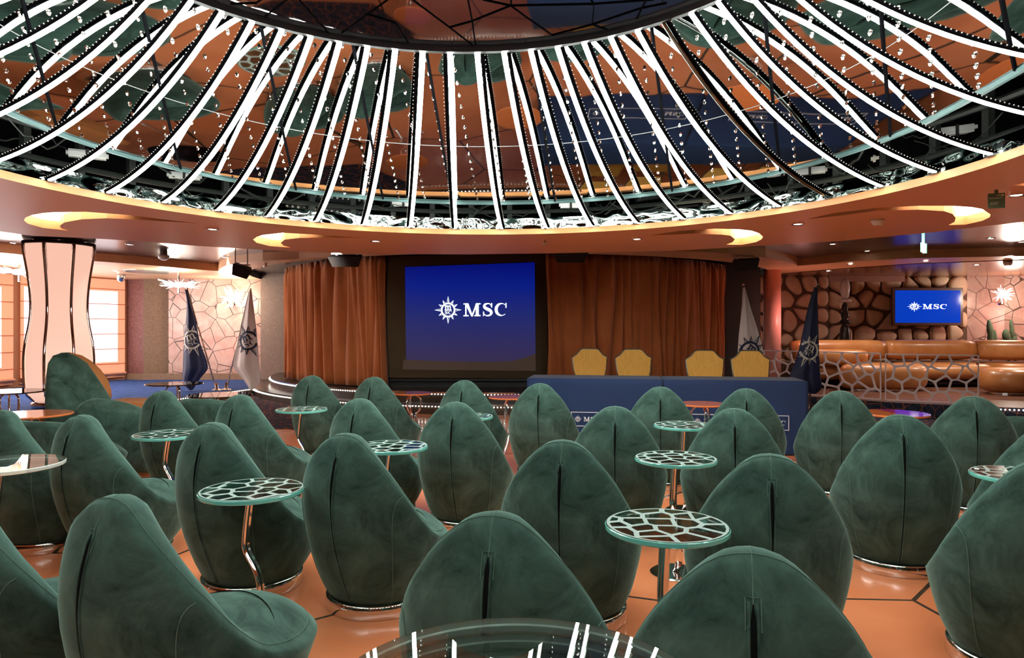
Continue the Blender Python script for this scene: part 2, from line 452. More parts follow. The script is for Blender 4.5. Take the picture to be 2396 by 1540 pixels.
# stage steps
SC = (-.05, 16.5)
def led_row(name, pts, label, r=.011, step=.055, parent=None, z=0):
    bm = bmesh.new(); L = 0.0; nxt = 0.0
    for a, b in zip(pts, pts[1:]):
        a, b = Vector(a), Vector(b); d = (b - a).length
        while nxt <= L + d:
            p = a + (b - a) * ((nxt - L) / d if d else 0)
            bmesh.ops.create_icosphere(bm, subdivisions=1, radius=r, matrix=Matrix.Translation(p)); nxt += step
        L += d
    return mesh_obj(name, bm, bead_e, parent, kind='stuff' if not parent else None, label=label, cat='string lights' if not parent else None)
for rad, z0, z1 in ((5.83, 0, .16), (5.46, .16, .32)):
    bm = bmesh.new(); prism(bm, circ(SC[0], SC[1], rad, 120), z0, z1)
    st = struct('stage_step', bm, stagem)
    st['kind'] = 'structure'
    bm = bmesh.new()
    wall(bm, circ(SC[0], SC[1], rad + .004, 100, 90, 270), z1 - .018, z1)
    struct('step_nosing', bm, chrome, st)
led_row('step_light_row', [(p[0], p[1], .16 - .035) for p in circ(SC[0], SC[1], 5.85, 160, 95, 265)], 'curved row of tiny white lights under the lower stage step')
led_row('step_light_row', [(p[0], p[1], .32 - .035) for p in circ(SC[0], SC[1], 5.48, 160, 95, 265)], 'curved row of tiny white lights under the upper stage step')
# left raised platform
pl = [(-5.15, 14.35), (-5.98, 11.27), (-7.0, 8.3), (-13.5, 8.3), (-13.5, 18), (-5.0, 18)]
bm = bmesh.new(); prism(bm, pl, 0, .15); struct('floor', bm, bluec)
bm = bmesh.new(); wall(bm, [(-5.14, 14.35), (-5.97, 11.26), (-6.99, 8.29)], .0, .152); struct('trim_1', bm, stagem)
led_row('platform_light_row', [(-5.12, 14.35, .13), (-5.95, 11.25, .13), (-6.97, 8.28, .13)], 'dotted white light strip along the edge of the blue carpeted platform')
# right raised platform
FP = [Vector((4.0, 12.9)), Vector((4.49, 12.2)), Vector((5.84, 10.75)), Vector((6.93, 10.1)), Vector((8.2, 9.75))]
pr = [(3.6, 13.2), (4.40, 12.1), (5.8, 10.55), (6.9, 9.9), (8.4, 9.4), (15, 9.0), (15, 18), (3.6, 18)]
bm = bmesh.new(); prism(bm, pr, 0, .22); struct('floor', bm, dwood)
bm = bmesh.new(); wall(bm, [(p[0] - .006, p[1] - .01) for p in pr[:6]], 0, .215); struct('trim_2', bm, carpet)
led_row('platform_light_row', [(6.93, 9.86, .19), (8.4, 9.36, .19), (12, 9.1, .19)], 'dotted white light strip along the right hand wooden platform edge')
led_row('platform_light_row', [(3.62, 13.17, .30), (4.38, 12.07, .26)], 'short dotted light strip beside the right end of the stage')

# walls
WT = 2.60
def wall_obj(name, pts, z0, z1, m):
    bm = bmesh.new()
    # 6 cm thick wall, thickness away from the room
    for a, b in zip(pts, pts[1:]):
        a, b = Vector(a), Vector(b); d = (b - a).normalized(); nrm = Vector((-d.y, d.x)) * .06
        if nrm.dot(Vector((0, 6)) - a) > 0: nrm = -nrm
        prism(bm, [a, b, b + nrm, a + nrm], z0, z1)
    return struct(name, bm, m)
wall_obj('wall_left', [(-10.6, -7), (-10.6, 13.0), (-9.2, 16.3)], 0, WT, wallplain)
wall_obj('wall_corner', [(-9.2, 16.3), (-8.72, 16.15)], .15, WT, wallmar)
wall_obj('wall_corner', [(-8.72, 16.15), (-8.15, 16.35)], .15, WT, walltan)
wall_obj('wall_back_left', [(-8.15, 16.2), (-5.95, 16.2)], .15, WT, wallpat)
wall_obj('wall_back', [(-5.95, 16.15), (-3.0, 16.15)], .15, WT + .3, wallgrey)
wall_obj('wall_stage', [(-4.2, 15.2), (4.4, 15.2)], .3, 3.0, walldark)
wall_obj('wall_stage_right', [(3.9, 13.6), (4.95, 13.6)], .0, 2.7, walldark)
wall_obj('wall_right', [(13.5, -7), (13.5, 15.6), (10.9, 15.4)], 0, WT + .3, wallplain)
wall_obj('wall_rear', [(-10.6, -7), (13.5, -7)], 0, WT + .4, wallplain)
bm = bmesh.new(); wall(bm, [(-9.15, 16.2), (-8.7, 16.09), (-8.17, 16.14), (-5.97, 16.14)], .15, .30); struct('baseboard_left', bm, walltan)
# pink lit column at the right end of the stage
bm = bmesh.new(); lathe(bm, [(.17, .22), (.17, 2.55)], (5.22, 13.7, 0), 24)
pinkw = mat('pink_lacquer', (.80, .36, .30), .35); struct('wall_pillar', bm, pinkw, smooth=True)

# ---- ceilings
ZS = CH + .90; ZM = CH + 1.32; ZP = CH + 1.18
def ell(cx, cy, r, k, n=96):
    o = []
    for i in range(n):
        a = 2 * math.pi * i / n; s, c = math.sin(a), math.cos(a)
        o.append((cx + r * s, cy + r * c * (1 if c > 0 else k)))
    return o
RIM = ell(-.22, 3.64, 2.86, 1.5)
edge_px = [(0, 542), (76, 552), (200, 557), (320, 564), (466, 576), (657, 587), (780, 592), (900, 595), (1090, 595.5), (1287, 593), (1430, 590), (1572, 587), (1750, 577), (1968, 564), (2179, 544), (2396, 519)]
OUT = [tuple(PH(x, y, .90).xy) for x, y in edge_px]
OUT += [(4.9, 4.3), (5.3, 2.5), (5.2, 0), (4.6, -2.5), (-5.0, -2.5), (-5.8, 0), (-5.9, 2.5), (-5.4, 4.8)]
CR = {}
def zp(pts, sx, ox): return [tuple(PH(x / sx + ox, y / sx, .90).xy) for x, y in pts]
CR[1] = zp([(112, 1030), (120, 1017), (150, 1005), (200, 996), (250, 992), (400, 990), (600, 1005), (800, 1030), (935, 1045), (700, 1030), (500, 1020), (380, 1025), (300, 1040), (280, 1055), (285, 1066), (320, 1078), (200, 1065), (130, 1045)], 1.997, 0)
CR[2] = zp([(1183, 1120), (1200, 1107), (1230, 1098), (1320, 1088), (1450, 1095), (1600, 1105), (1710, 1113), (1550, 1110), (1400, 1112), (1330, 1120), (1312, 1135), (1325, 1148), (1362, 1158), (1260, 1150), (1200, 1135)], 1.997, 0)
CR[3] = zp([(1375, 1028), (1500, 1000), (1700, 975), (1900, 965), (2060, 965), (2150, 971), (2200, 980), (2238, 1005), (2235, 1018), (2200, 1035), (2120, 1053), (2042, 1055), (2070, 1040), (2075, 1022), (2060, 1003), (2020, 990), (1900, 983), (1700, 988), (1550, 1010)], 2.003, 1200)
CR[4] = zp([(640, 1103), (780, 1082), (950, 1072), (1060, 1075), (1120, 1082), (1155, 1094), (1172, 1110), (1165, 1122), (1140, 1135), (1070, 1148), (1000, 1147), (1030, 1135), (1040, 1122), (1020, 1105), (980, 1100), (850, 1095), (740, 1100)], 2.003, 1200)
CR[5] = zp([(2335, 870), (2400, 858), (2480, 852), (2600, 860), (2640, 880), (2560, 905), (2540, 890), (2450, 872)], 2.003, 1200)
bm = bmesh.new(); slab(bm, OUT, [RIM] + list(CR.values()), ZS)
for lp in [OUT] : wall(bm, lp, ZS, ZM + .02, close=True)
struct('ceiling', bm, orange)
bm = bmesh.new()
for lp in CR.values(): wall(bm, lp, ZS, ZS + .075, close=True)
struct('trim_3', bm, orange)
for k, lp in CR.items():
    bm = bmesh.new(); poly(bm, [(p[0], p[1], ZS + .075) for p in lp])
    lab = {1: 'large glowing crescent cove light in the orange ceiling above the lit pink column', 2: 'small glowing crescent cove light in the ceiling left of the curtains', 3: 'large glowing crescent cove light in the orange ceiling below the emergency exit sign',
           4: 'small glowing crescent cove light in the orange ceiling right of the curtains', 5: 'sliver of a glowing crescent cove light at the right picture edge'}[k]
    mesh_obj('cove_light', bm, cove_e, label=lab, cat='ceiling light', group='crescent cove lights')
bm = bmesh.new(); wall(bm, RIM, ZS, ZS + .05, close=True)
RIM2 = ell(-.22, 3.64, 2.90, 1.5); vs = loft(bm, [[(x, y, ZS + .05) for x, y in RIM], [(x, y, ZS + .05) for x, y in RIM2]])
lip = mat('orange_rim_paint', (.72, .31, .11), .5); struct('trim_4', bm, lip)
# bronze metal tile ceiling (with the dome opening left free)
HO = ell(-.22, 3.64, 3.6, 1.4)
OPEN = circ(SC[0], SC[1], 5.9, 72, 80, 280)
bm = bmesh.new(); slab(bm, [(-14, -8), (14, -8), (14, 18), (-14, 18)], [HO], ZM)
vor = mat; ms = struct('ceiling', bm, metalc)
def tile_lines():
    n, l = nodes_of(metalc); b = n['Principled BSDF']; tc = n.new('ShaderNodeTexCoord'); mp = n.new('ShaderNodeMapping'); br = n.new('ShaderNodeTexBrick')
    mp.inputs['Rotation'].default_value = (0, 0, R(38)); br.offset = 0.0
    br.inputs['Scale'].default_value = 1.0; br.inputs['Brick Width'].default_value = 1.2; br.inputs['Row Height'].default_value = 1.2; br.inputs['Mortar Size'].default_value = .012
    br.inputs['Color1'].default_value = (.17, .115, .115, 1); br.inputs['Color2'].default_value = (.15, .10, .10, 1); br.inputs['Mortar'].default_value = (.02, .015, .015, 1)
    l.new(tc.outputs['Object'], mp.inputs[0]); l.new(mp.outputs[0], br.inputs[0]); l.new(br.outputs[0], b.inputs['Base Color'])
tile_lines()
# lower outer ceiling with curved fascias
lo = [(0, 591), (220, 611), (320, 618), (490, 633), (511, 634), (516, 628), (530, 621), (553, 616), (615, 610), (700, 606), (773, 600)]
LF = [tuple(PH(x, y, 1.18).xy) for x, y in lo]; LF = [(-8.6, 7.5)] + LF
ri = [(1640, 589), (1707, 593), (1791, 602), (1835, 611), (1858, 618), (1866, 622), (1880, 621), (1980, 612), (2140, 604), (2396, 599)]
RF = [tuple(PH(x, y, 1.18).xy) for x, y in ri]; RF = RF + [(9.6, 8.5), (10.5, 4)]
front = LF + [(-1.6, 10.35), (0, 10.25), (1.6, 10.35)] + RF
outer = [(-14, 7.5)] + front + [(14, 4), (14, 18), (6.0, 18)] + list(circ(SC[0], SC[1], 5.9, 60, 76 + 180 - 180, 284))[0:0]
# stage opening is an arc notch cut out of the lower ceiling
arc = circ(SC[0], SC[1], 5.9, 60, 78, 282)
outer = [(-14, 7.5)] + front + [(14, 4), (14, 18), (SC[0] + 5.77, 18)] + arc + [(SC[0] - 5.77, 18), (-14, 18)]
bm = bmesh.new(); slab(bm, outer, [], ZP); wall(bm, front, ZP, ZM)
struct('ceiling', bm, peach)
orf = bmesh.new(); wall(orf, [(p[0], p[1] - .006) for p in front], ZP - .002, ZM); struct('trim_5', orf, orange)
bm = bmesh.new(); wall(bm, arc, ZP, 3.3); slab(bm, circ(SC[0], SC[1], 5.95, 48), [], 3.0); struct('ceiling', bm, black)
wd_ = [tuple(PH(x, y, 1.17).xy) for x, y in ((1822, 642), (1990, 628), (2140, 618), (2396, 609))]
bm = bmesh.new(); poly(bm, [(p[0], p[1], CH + 1.17) for p in wd_ + [(13.4, 11.5), (13.4, 16), (wd_[0][0], 16)]]); struct('ceiling', bm, wood)
# black plenum wall and roof above the dome rim
PLN = ell(-.22, 3.64, 3.5, 1.4)
bm = bmesh.new(); wall(bm, PLN, ZS + .05, ZS + 1.1, close=True); slab(bm, ell(-.22, 3.64, 3.62, 1.4), [], ZS + 1.1)
slab(bm, PLN, [RIM2], ZS + .052)
struct('plenum_shell', bm, void)
# wavy chrome foil band
bm = bmesh.new(); RB = ell(-.22, 3.64, 2.93, 1.48, 160); wall(bm, RB, ZS + .05, ZS + .165, close=True)
struct('trim_6', bm, foil, smooth=True)

# ---- mirrored dome
ME = ell(-.19, 3.74, 2.48, 1.6, 96); ZE = CH + 1.15
DK = ell(-.26, 2.20, 1.55, 1.05, 96); ZD = CH + 1.555
dome = empty('mirror_dome', (-.2, 3.7, ZE), 0, 'wide mirrored ceiling dome of riveted panels behind the light tubes', 'mirror')
def W2(o, v): return Vector(v) - o.location
N = 96
def dpt(a, t):
    """point on mirror, a = index, t 0..1 edge to disc"""
    i = int(a) % N; j = (i + 1) % N; f = a - int(a)
    e = Vector((ME[i][0] * (1 - f) + ME[j][0] * f, ME[i][1] * (1 - f) + ME[j][1] * f, ZE)); d = Vector((DK[i][0] * (1 - f) + DK[j][0] * f, DK[i][1] * (1 - f) + DK[j][1] * f, ZD))
    p = e + (d - e) * t; p.z = ZE + (ZD - ZE) * max(t, 0) ** 1.15; return p
bm = bmesh.new()
for k in range(0, N, 1):
    pass
loft(bm, [[dpt(k, t) - dome.location for k in range(N)] for t in (0, .1, .2, .3, .4, .5, .6, .7, .8, .9, 1)])
mesh_obj('mirror_panels', bm, mirror, dome, True)
bm = bmesh.new()
tube(bm, [dpt(k, 0) - dome.location for k in range(N)], .02, 6, closed=True)
mesh_obj('edge_trim', bm, mat('teal_edge', (.06, .12, .12), .4, .3), dome)
bm = bmesh.new()
tube(bm, [dpt(k, .5) - dome.location + Vector((0, 0, -.001)) for k in range(N)], .0018, 4, closed=True)
mesh_obj('panel_joint', bm, mat('joint_grey', (.3, .3, .3), .6), dome)
for a in (-62, -40, -22.5, -8, 13.5, 38, 60, 82, 100, -84, -102):
    k = (a / 360 * N) % N
    bm = bmesh.new(); p, q = dpt(k, -.005) - dome.location, dpt(k, 1) - dome.location
    tube(bm, [dpt(k, t / 8) - dome.location + Vector((0, 0, -.004)) for t in range(9)], .009, 4); mesh_obj('panel_joint', bm, void, dome)
stud = []
for i in range(44):
    a = (-118 + i * 236 / 43) / 360 * N
    for j in range(17): stud.append(dpt(a % N, .03 + j * .057 + (i % 2) * .02) - dome.location)
vis = sorted(stud, key=lambda p: (p + dome.location).length)
vis2 = [p for p in vis if abs((p + dome.location).x / (p + dome.location).y) < .76 and (p + dome.location).y > 2.9]
first = vis2[:100]; fid = {id(p) for p in first}
bm = bmesh.new(); cyl(bm, (0, 0, 0), .006, .012, 10, r2=.010); sph(bm, (0, 0, -.004), .005, seg=8); s0 = mesh_obj('stud', bm, chrome, dome, True)
for i, p in enumerate(first):
    o = s0 if i == 0 else s0.copy()
    if i: COL.objects.link(o); o.parent = dome
    o.location = p + Vector((0, 0, -.008))
bm = bmesh.new()
for p in vis2[100:]: cyl(bm, p + Vector((0, 0, -.006)), .006, .012, 8, r2=.010)
o = mesh_obj('stud_field', bm, chrome, dome); o['kind'] = 'stuff'
# flat tinted disc at the crown
bm = bmesh.new(); slab(bm, [(x + .26, y - 2.2) for x, y in ell(-.26, 2.20, 1.53, 1.05, 72)], [], 0)
disc = mesh_obj('crown_disc', bm, mirror2, label='dark tinted mirror disc at the crown of the ceiling dome with black reflected floor joints', cat='mirror')
disc.location = (-.26, 2.20, ZD - .01)
bm = bmesh.new(); lathe(bm, [(1.53, -.03), (1.56, -.03), (1.56, .03), (1.53, .03), (1.53, -.03)], seg=96, cap=False); mesh_obj('rim', bm, blackm, disc, True)
bm = bmesh.new()
rg = random.Random(3)
J = [((505, 0), (470, -60)), ]
jl = [[(672, 0), (620, 40)], [(700, 0), (768, 78)], [(800, 78), (908, 0)], [(860, 34), (925, 54), (955, 100)], [(965, 0), (1052, 65), (1105, 106)], [(1052, 65), (1105, 50), (1195, 14), (1130, 0)], [(1095, 0), (1105, 50), (1112, 105)],
      [(1195, 14), (1230, 40), (1292, 83)], [(1195, 14), (1390, 10), (1386, 58), (1292, 83)], [(1386, 58), (1420, 70)], [(1390, 10), (1530, 0)], [(1390, 10), (1382, 0)], [(1512, 0), (1490, 44)], [(1386, 58), (1500, 20), (1560, 8)], [(540, 10), (600, 8), (640, -20)], [(1195, 14), (1198, -20)]]
for ln in jl:
    pts = [P(x, y, ZD - .012) - disc.location for x, y in ln]; pts = [p for p in pts if math.hypot(p.x, p.y) < 1.54]
    if len(pts) > 1: tube(bm, pts, .004, 4)
mesh_obj('floor_joint_reflection', bm, void, disc)  # reflection of the floor joints, drawn as black lines on the disc

# ---- light tubes of the dome
def rimp(th): t = R(th); k = 1 if math.cos(t) > 0 else 1.5; return Vector((-.22 + 2.86 * math.sin(t), 3.64 + 2.86 * math.cos(t) * k, CH + .965))
def dscp(th):
    a = .635 * th + 1 if abs(th) <= 110 else math.copysign(70.85 + (abs(th) - 110) * 109.15 / 70, th)
    t = R(a); return Vector((-.26 + 1.55 * math.sin(t), 2.20 + 1.55 * math.cos(t), CH + 1.53))
TL = 'curved white light tube strung from the ceiling rim up to the crown disc'
def make_tube(th, lit=True, label=TL):
    P0, P1 = rimp(th), dscp(th); C = P0.lerp(P1, .6); C.z = P0.z + .05
    root = empty('light_tube', P0, 0, label, 'light tube', 'light tubes of the ceiling dome' if lit else None)
    rad = Vector((-math.sin(R(th)), -math.cos(R(th)), 0)); side = Vector((rad.y, -rad.x, 0))
    pts = []
    for k in range(19):
        t = k / 18; pts.append(P0 * (1 - t) ** 2 + C * (2 * t * (1 - t)) + P1 * (t * t) - P0)
    bm = bmesh.new(); tube(bm, pts, .0145, 8)
    if lit: mesh_obj('tube', bm, tube_e, root, True)
    else: mesh_obj('tube', bm, foil, root, True, label='unlit beaded strip')
    # black aluminium channel behind the tube, on the outer side
    sg = 1 if th > 0 else -1
    bm = bmesh.new()
    up = Vector((0, 0, .006)); off = side * (.02 * -sg)
    loft(bm, [[p + off * .9 - up, p + off * 1.9 - up, p + off * 1.9 + up, p + off * .9 + up] for p in pts], True, True)
    mesh_obj('channel', bm, void, root)
    bm = bmesh.new()
    for k in range(0, 72):
        t = k / 72; p = P0 * (1 - t) ** 2 + C * (2 * t * (1 - t)) + P1 * (t * t) - P0
        bmesh.ops.create_icosphere(bm, subdivisions=1, radius=.0035, matrix=Matrix.Translation(p + off * 2.15))
    o = mesh_obj('bead_row', bm, white, root); o['kind'] = 'stuff'
    bm = bmesh.new(); box(bm, (0, 0, -.005), (.07, .05, .03), rz=-R(th)); box(bm, Vector((0, 0, .02)) - rad * .045, (.10, .045, .07), rz=-R(th)); mesh_obj('bracket', bm, clear, root)
    bm = bmesh.new(); cyl(bm, (0, 0, -.012), .028, .012, 16); mesh_obj('clamp', bm, blackm, root)
for i in range(-21, 21):
    th = 2.3 + i * 8.55
    if i == 7: make_tube(th, False, 'unlit beaded strip among the lit tubes of the ceiling dome, right of the curtains')
    else: make_tube(th)

# ---- equipment in the dark gap
def led_bar(px0, px1, py0, py1, D, n, lab):
    a, b = PD(px0, py0, D), PD(px1, py1, D + .15); root = empty('light_bar', (a + b) / 2, 0, lab, 'stage light', 'stage light bars')
    c = root.location; d = (b - a).normalized(); L = (b - a).length
    bm = bmesh.new(); M = Matrix.Translation((0, 0, 0)) @ d.to_track_quat('X', 'Z').to_matrix().to_4x4() @ Matrix.Diagonal((L, .06, .075, 1)); bmesh.ops.create_cube(bm, size=1, matrix=M); ho = mesh_obj('housing', bm, blackm, root)
    bm = bmesh.new(); bmesh.ops.create_cone(bm, segments=10, radius1=.011, radius2=.011, depth=.01, cap_ends=True, matrix=Matrix.Rotation(R(90), 4, 'X'))
    l0 = mesh_obj('lens', bm, MATS.get('lens_grey') or mat('lens_grey', (.55, .55, .52), .2), ho)
    for k in range(n):
        o = l0 if k == 0 else l0.copy()
        if k: COL.objects.link(o); o.parent = ho
        o.location = a + (b - a) * ((k + .5) / n) - c + Vector((0, -.035, 0))
led_bar(615, 862, 448, 472, 6.62, 19, 'black stage light bar with round lenses, upper of the left pair in the gap')
led_bar(615, 862, 476, 506, 6.55, 19, 'black stage light bar with round lenses, lower of the left pair in the gap')
led_bar(1488, 1720, 505, 478, 6.45, 15, 'long black stage light bar in the dark ceiling gap, lower of the right pair')
led_bar(1488, 1700, 463, 432, 6.5, 13, 'black stage light bar in the ceiling gap, upper of the right pair')
for px, py, D, wd, rz in ((205, 362, 4.9, .26, .5), (432, 412, 5.6, .26, .35), (945, 476, 6.55, .22, 0), (1335, 480, 6.5, .22, 0), (1830, 405, 6.0, .28, -.4), (1895, 400, 5.6, .26, -.45), (2020, 405, 5.7, .28, -.45), (2085, 368, 5.3, .28, -.5), (2240, 305, 4.7, .3, -.6), (2335, 290, 4.6, .3, -.65)):
    p = PD(px, py, D)
    root = empty('ballast_lamp', p, rz, 'white plastic tube casing with a dark clamp in the dark ceiling gap', 'lamp', 'white casings in the ceiling gap')
    bm = bmesh.new(); box(bm, (0, 0, 0), (wd, .07, .055), bev=.015); mesh_obj('casing', bm, white, root)
    bm = bmesh.new(); box(bm, (0, 0, 0), (.02, .08, .065)); mesh_obj('clamp', bm, black, root)
rg = random.Random(5)
bm = bmesh.new()
for i in range(60):
    a = R(rg.uniform(-80, 80)); r0 = rg.uniform(2.95, 3.4); z = ZS + rg.uniform(.25, .7); c = Vector((-.22 + r0 * math.sin(a), 3.64 + r0 * math.cos(a), z)); pts = []
    q = rg.uniform(.05, .25)
    for k in range(9):
        t = k / 8 - .5; b2 = a + t * q
        pts.append(Vector((-.22 + r0 * math.sin(b2), 3.64 + r0 * math.cos(b2), z - .15 * (1 - 4 * t * t) * rg.uniform(.5, 1))))
    tube(bm, pts, rg.choice((.004, .006, .01)), 5)
for i in range(26):
    a = R(-85 + i * 6.8); c = (-.22 + 3.3 * math.sin(a), 3.64 + 3.3 * math.cos(a), ZS + .45); box(bm, c, (.05, .05, .8), rz=-a)
for z in (.28, .5, .62):
    tube(bm, [(-.22 + 3.25 * math.sin(R(t)), 3.64 + 3.25 * math.cos(R(t)), ZS + z) for t in range(-90, 91, 6)], .022, 6)
o = mesh_obj('cable_tangle', bm, mat('dark_cable', (.04, .045, .04), .4), label='tangle of dark cables and pipes in the gap around the ceiling dome', cat='cables', kind='stuff')

# ---- downlights
def downlight(px, py, z, lab, power=0.0, r=.05, glow=True, col=(1, .93, .85)):
    p = P(px, py, z); p.z = z
    root = empty('downlight', p, 0, lab, 'ceiling light', 'recessed downlights')
    bm = bmesh.new(); lathe(bm, [(r * .55, -.002), (r, -.008), (r, .0), (r * .55, .0)], seg=20, cap=False); mesh_obj('trim_ring', bm, chrome, root)
    bm = bmesh.new(); cyl(bm, (0, 0, -.002), r * .6, .004, 16); mesh_obj('bulb', bm, spot_e if glow else white, root)
    if power:
        l = lamp('SPOT', 'downlight_lamp', p + Vector((0, 0, -.03)), power, col, spot_size=R(110), spot_blend=.7, shadow_soft_size=.05)
for px, py, lab in ((497, 536, 'recessed downlight in the orange ceiling between the two left crescent coves'), (879, 564, 'recessed downlight in the orange ceiling right of the small left crescent cove'), (1490, 559, 'recessed downlight in the orange ceiling left of the small right crescent cove'),
                    (1867, 524, 'recessed downlight in the orange ceiling beside the white smoke detector'), (2378, 456, 'recessed downlight in the orange ceiling beside the emergency exit sign')):
    downlight(px, py, ZS, lab, SPOT_W, .055)
for px, py in ((30, 568), (303, 572), (311, 600), (528, 602), (1948, 571), (2029, 587), (2318, 558), (2390, 566)):
    downlight(px, py, ZM, 'small recessed downlight in the bronze ceiling near ' + {30: 'the left picture edge', 303: 'the top of the lit pink column', 311: 'the far edge right of the pink column', 528: 'the left fingertip of the lower ceiling', 1948: 'the right crescents, left one', 2029: 'the right crescents, right one', 2318: 'the right edge above the television', 2390: 'the right picture edge'}[px], SPOT_W, .06)
for px, py in ((270, 634), (2166, 611), (1990, 618), (1938, 634), (2364, 598), (2285, 620)):
    downlight(px, py, ZP - .003 if px < 1000 else CH + 1.168, 'small recessed downlight in the outer lower ceiling near ' + {270: 'the orange window blind', 2166: 'the green exit lamp', 1990: 'the right fingertip', 1938: 'the padded stone wall', 2364: 'the right picture edge', 2285: 'the television top corner'}[px], SPOT_W * .8, .06)
# detectors, sprinklers
def smallthing(name, px, py, z, prof, m, lab, cat):
    p = P(px, py, z); p.z = z
    bm = bmesh.new(); lathe(bm, prof, seg=20); o = mesh_obj(name, bm, m, smooth=True, label=lab, cat=cat); o.location = p
smallthing('smoke_detector', 2054, 515, ZS, [(.055, 0), (.055, -.015), (.042, -.022), (.038, -.04), (.0, -.042)], white, 'white round smoke detector on the orange ceiling inside the large right crescent', 'smoke detector')
smallthing('smoke_detector', 383, 588, ZM, [(.06, 0), (.06, -.06), (.09, -.065), (.085, -.12), (.04, -.15), (0, -.15)], white, 'round smoke detector hanging from the bronze ceiling right of the pink column', 'smoke detector')
smallthing('smoke_detector', 2358, 612, CH + 1.168, [(.07, 0), (.07, -.03), (.05, -.07), (0, -.07)], white, 'smoke detector on the glossy brown ceiling near the right picture edge', 'smoke detector')
smallthing('sprinkler', 1275, 562, ZS, [(.012, 0), (.012, -.03), (.03, -.035), (.03, -.04), (0, -.04)], chrome, 'small sprinkler head on the orange ceiling above the right speaker', 'sprinkler')
smallthing('sprinkler', 622, 616, ZP, [(.02, 0), (.02, -.05), (.045, -.055), (.045, -.065), (0, -.065)], chrome, 'small sprinkler head under the left curved ceiling fascia', 'sprinkler')
smallthing('dome_camera', 283, 642, ZP, [(.09, 0), (.09, -.05), (.085, -.08), (.07, -.13), (.03, -.16), (0, -.165)], chrome, 'small round dome security camera under the ceiling above the right blind', 'security camera')
# speakers
def speaker(px, py, D, sx, sz, lab, rx=0, ry=0, rz=0, top=1.32):
    p = PD(px, py, D); root = empty('speaker', p, rz, lab, 'speaker')
    bm = bmesh.new()
    pts = [(-sx / 2, sz / 2), (sx / 2, sz / 2), (sx * .38, -sz / 2), (-sx * .38, -sz / 2)]
    a = [bm.verts.new((x, -.12, z)) for x, z in pts]; b = [bm.verts.new((x * .8, .14, z)) for x, z in pts]
    bm.faces.new(a); bm.faces.new(b[::-1])
    for i in range(4): bm.faces.new((a[i], a[(i + 1) % 4], b[(i + 1) % 4], b[i]))
    o = mesh_obj('cabinet', bm, black, root); o.rotation_euler = (rx, ry, 0)
    bm = bmesh.new(); box(bm, (0, 0, sz / 2 + .02), (sx * .9, .03, .02)); hb = CH + top - p.z - sz / 2; box(bm, (-sx * .3, 0, sz / 2 + hb / 2), (.02, .02, hb)); box(bm, (sx * .3, 0, sz / 2 + hb / 2), (.02, .02, hb)); mesh_obj('bracket', bm, chrome, root)
speaker(812, 609, 9.6, .48, .14, 'black loudspeaker hung over the left curtain', .3)
speaker(1333, 599, 9.6, .50, .14, 'black loudspeaker hung over the curtain just right of the screen', .3)
speaker(565, 634, 11.6, .32, .17, 'black tilted loudspeaker under the left ceiling fingertip', .3, .3, .4)
speaker(1745, 618, 11.0, .42, .16, 'black tilted loudspeaker hung over the right end of the curtains', .3, -.1, -.3, 1.18)
# exit signs
def text_mesh(txt, size, parent, m, loc, rot=(R(90), 0, 0)):
    c = bpy.data.curves.new('lettering', 'FONT'); c.body = txt; c.size = size; c.align_x = 'CENTER'; c.extrude = .001
    to = bpy.data.objects.new('lettering', c); COL.objects.link(to); bpy.context.view_layer.update()
    me = bpy.data.meshes.new_from_object(to.evaluated_get(bpy.context.evaluated_depsgraph_get())); bpy.data.objects.remove(to)
    me.materials.clear(); me.materials.append(m)
    o = bpy.data.objects.new('lettering', me); COL.objects.link(o); o.parent = parent; o.location = loc; o.rotation_euler = rot
    return o
p = PD(2331, 470, 4.35); sg = empty('emergency_exit_sign', p, R(-18), 'dark olive EMERGENCY EXIT sign with arrow hanging at the right of the ceiling', 'sign')
bm = bmesh.new(); box(bm, (0, 0, 0), (.092, .012, .095)); box(bm, (0, 0, .055), (.02, .006, .03)); mesh_obj('sign_plate', bm, signg, sg)
text_mesh('EMERGENCY', .0125, sg, signl, (-.006, -.008, .012)); text_mesh('EXIT', .022, sg, signl, (-.012, -.008, -.025))
flat_mesh('arrow', [rect(.0, .031, .034, .036), [(.024, .042), (.03, .042), (.042, .0335), (.034, .0335)], [(.024, .025), (.03, .025), (.042, .0335), (.034, .0335)]], lambda u, v: Vector((u, -.008, v)), signl, sg)
p = PD(2160, 580, 9.0); sg = empty('exit_lamp', p, R(50), 'small glowing green exit lamp hanging under the bronze ceiling above the television', 'sign')
bm = bmesh.new(); box(bm, (0, 0, 0), (.2, .03, .12)); mesh_obj('lit_face', bm, grn_e, sg)
bm = bmesh.new(); box(bm, (0, 0, .06 + (ZM - p.z - .06) / 2), (.03, .03, ZM - p.z - .06)); box(bm, (.11, 0, 0), (.02, .05, .13)); mesh_obj('housing', bm, white, sg)
lamp('POINT', 'exit_lamp_light', p + Vector((0, -.15, .1)), 3, (.3, 1, .6), shadow_soft_size=.05)

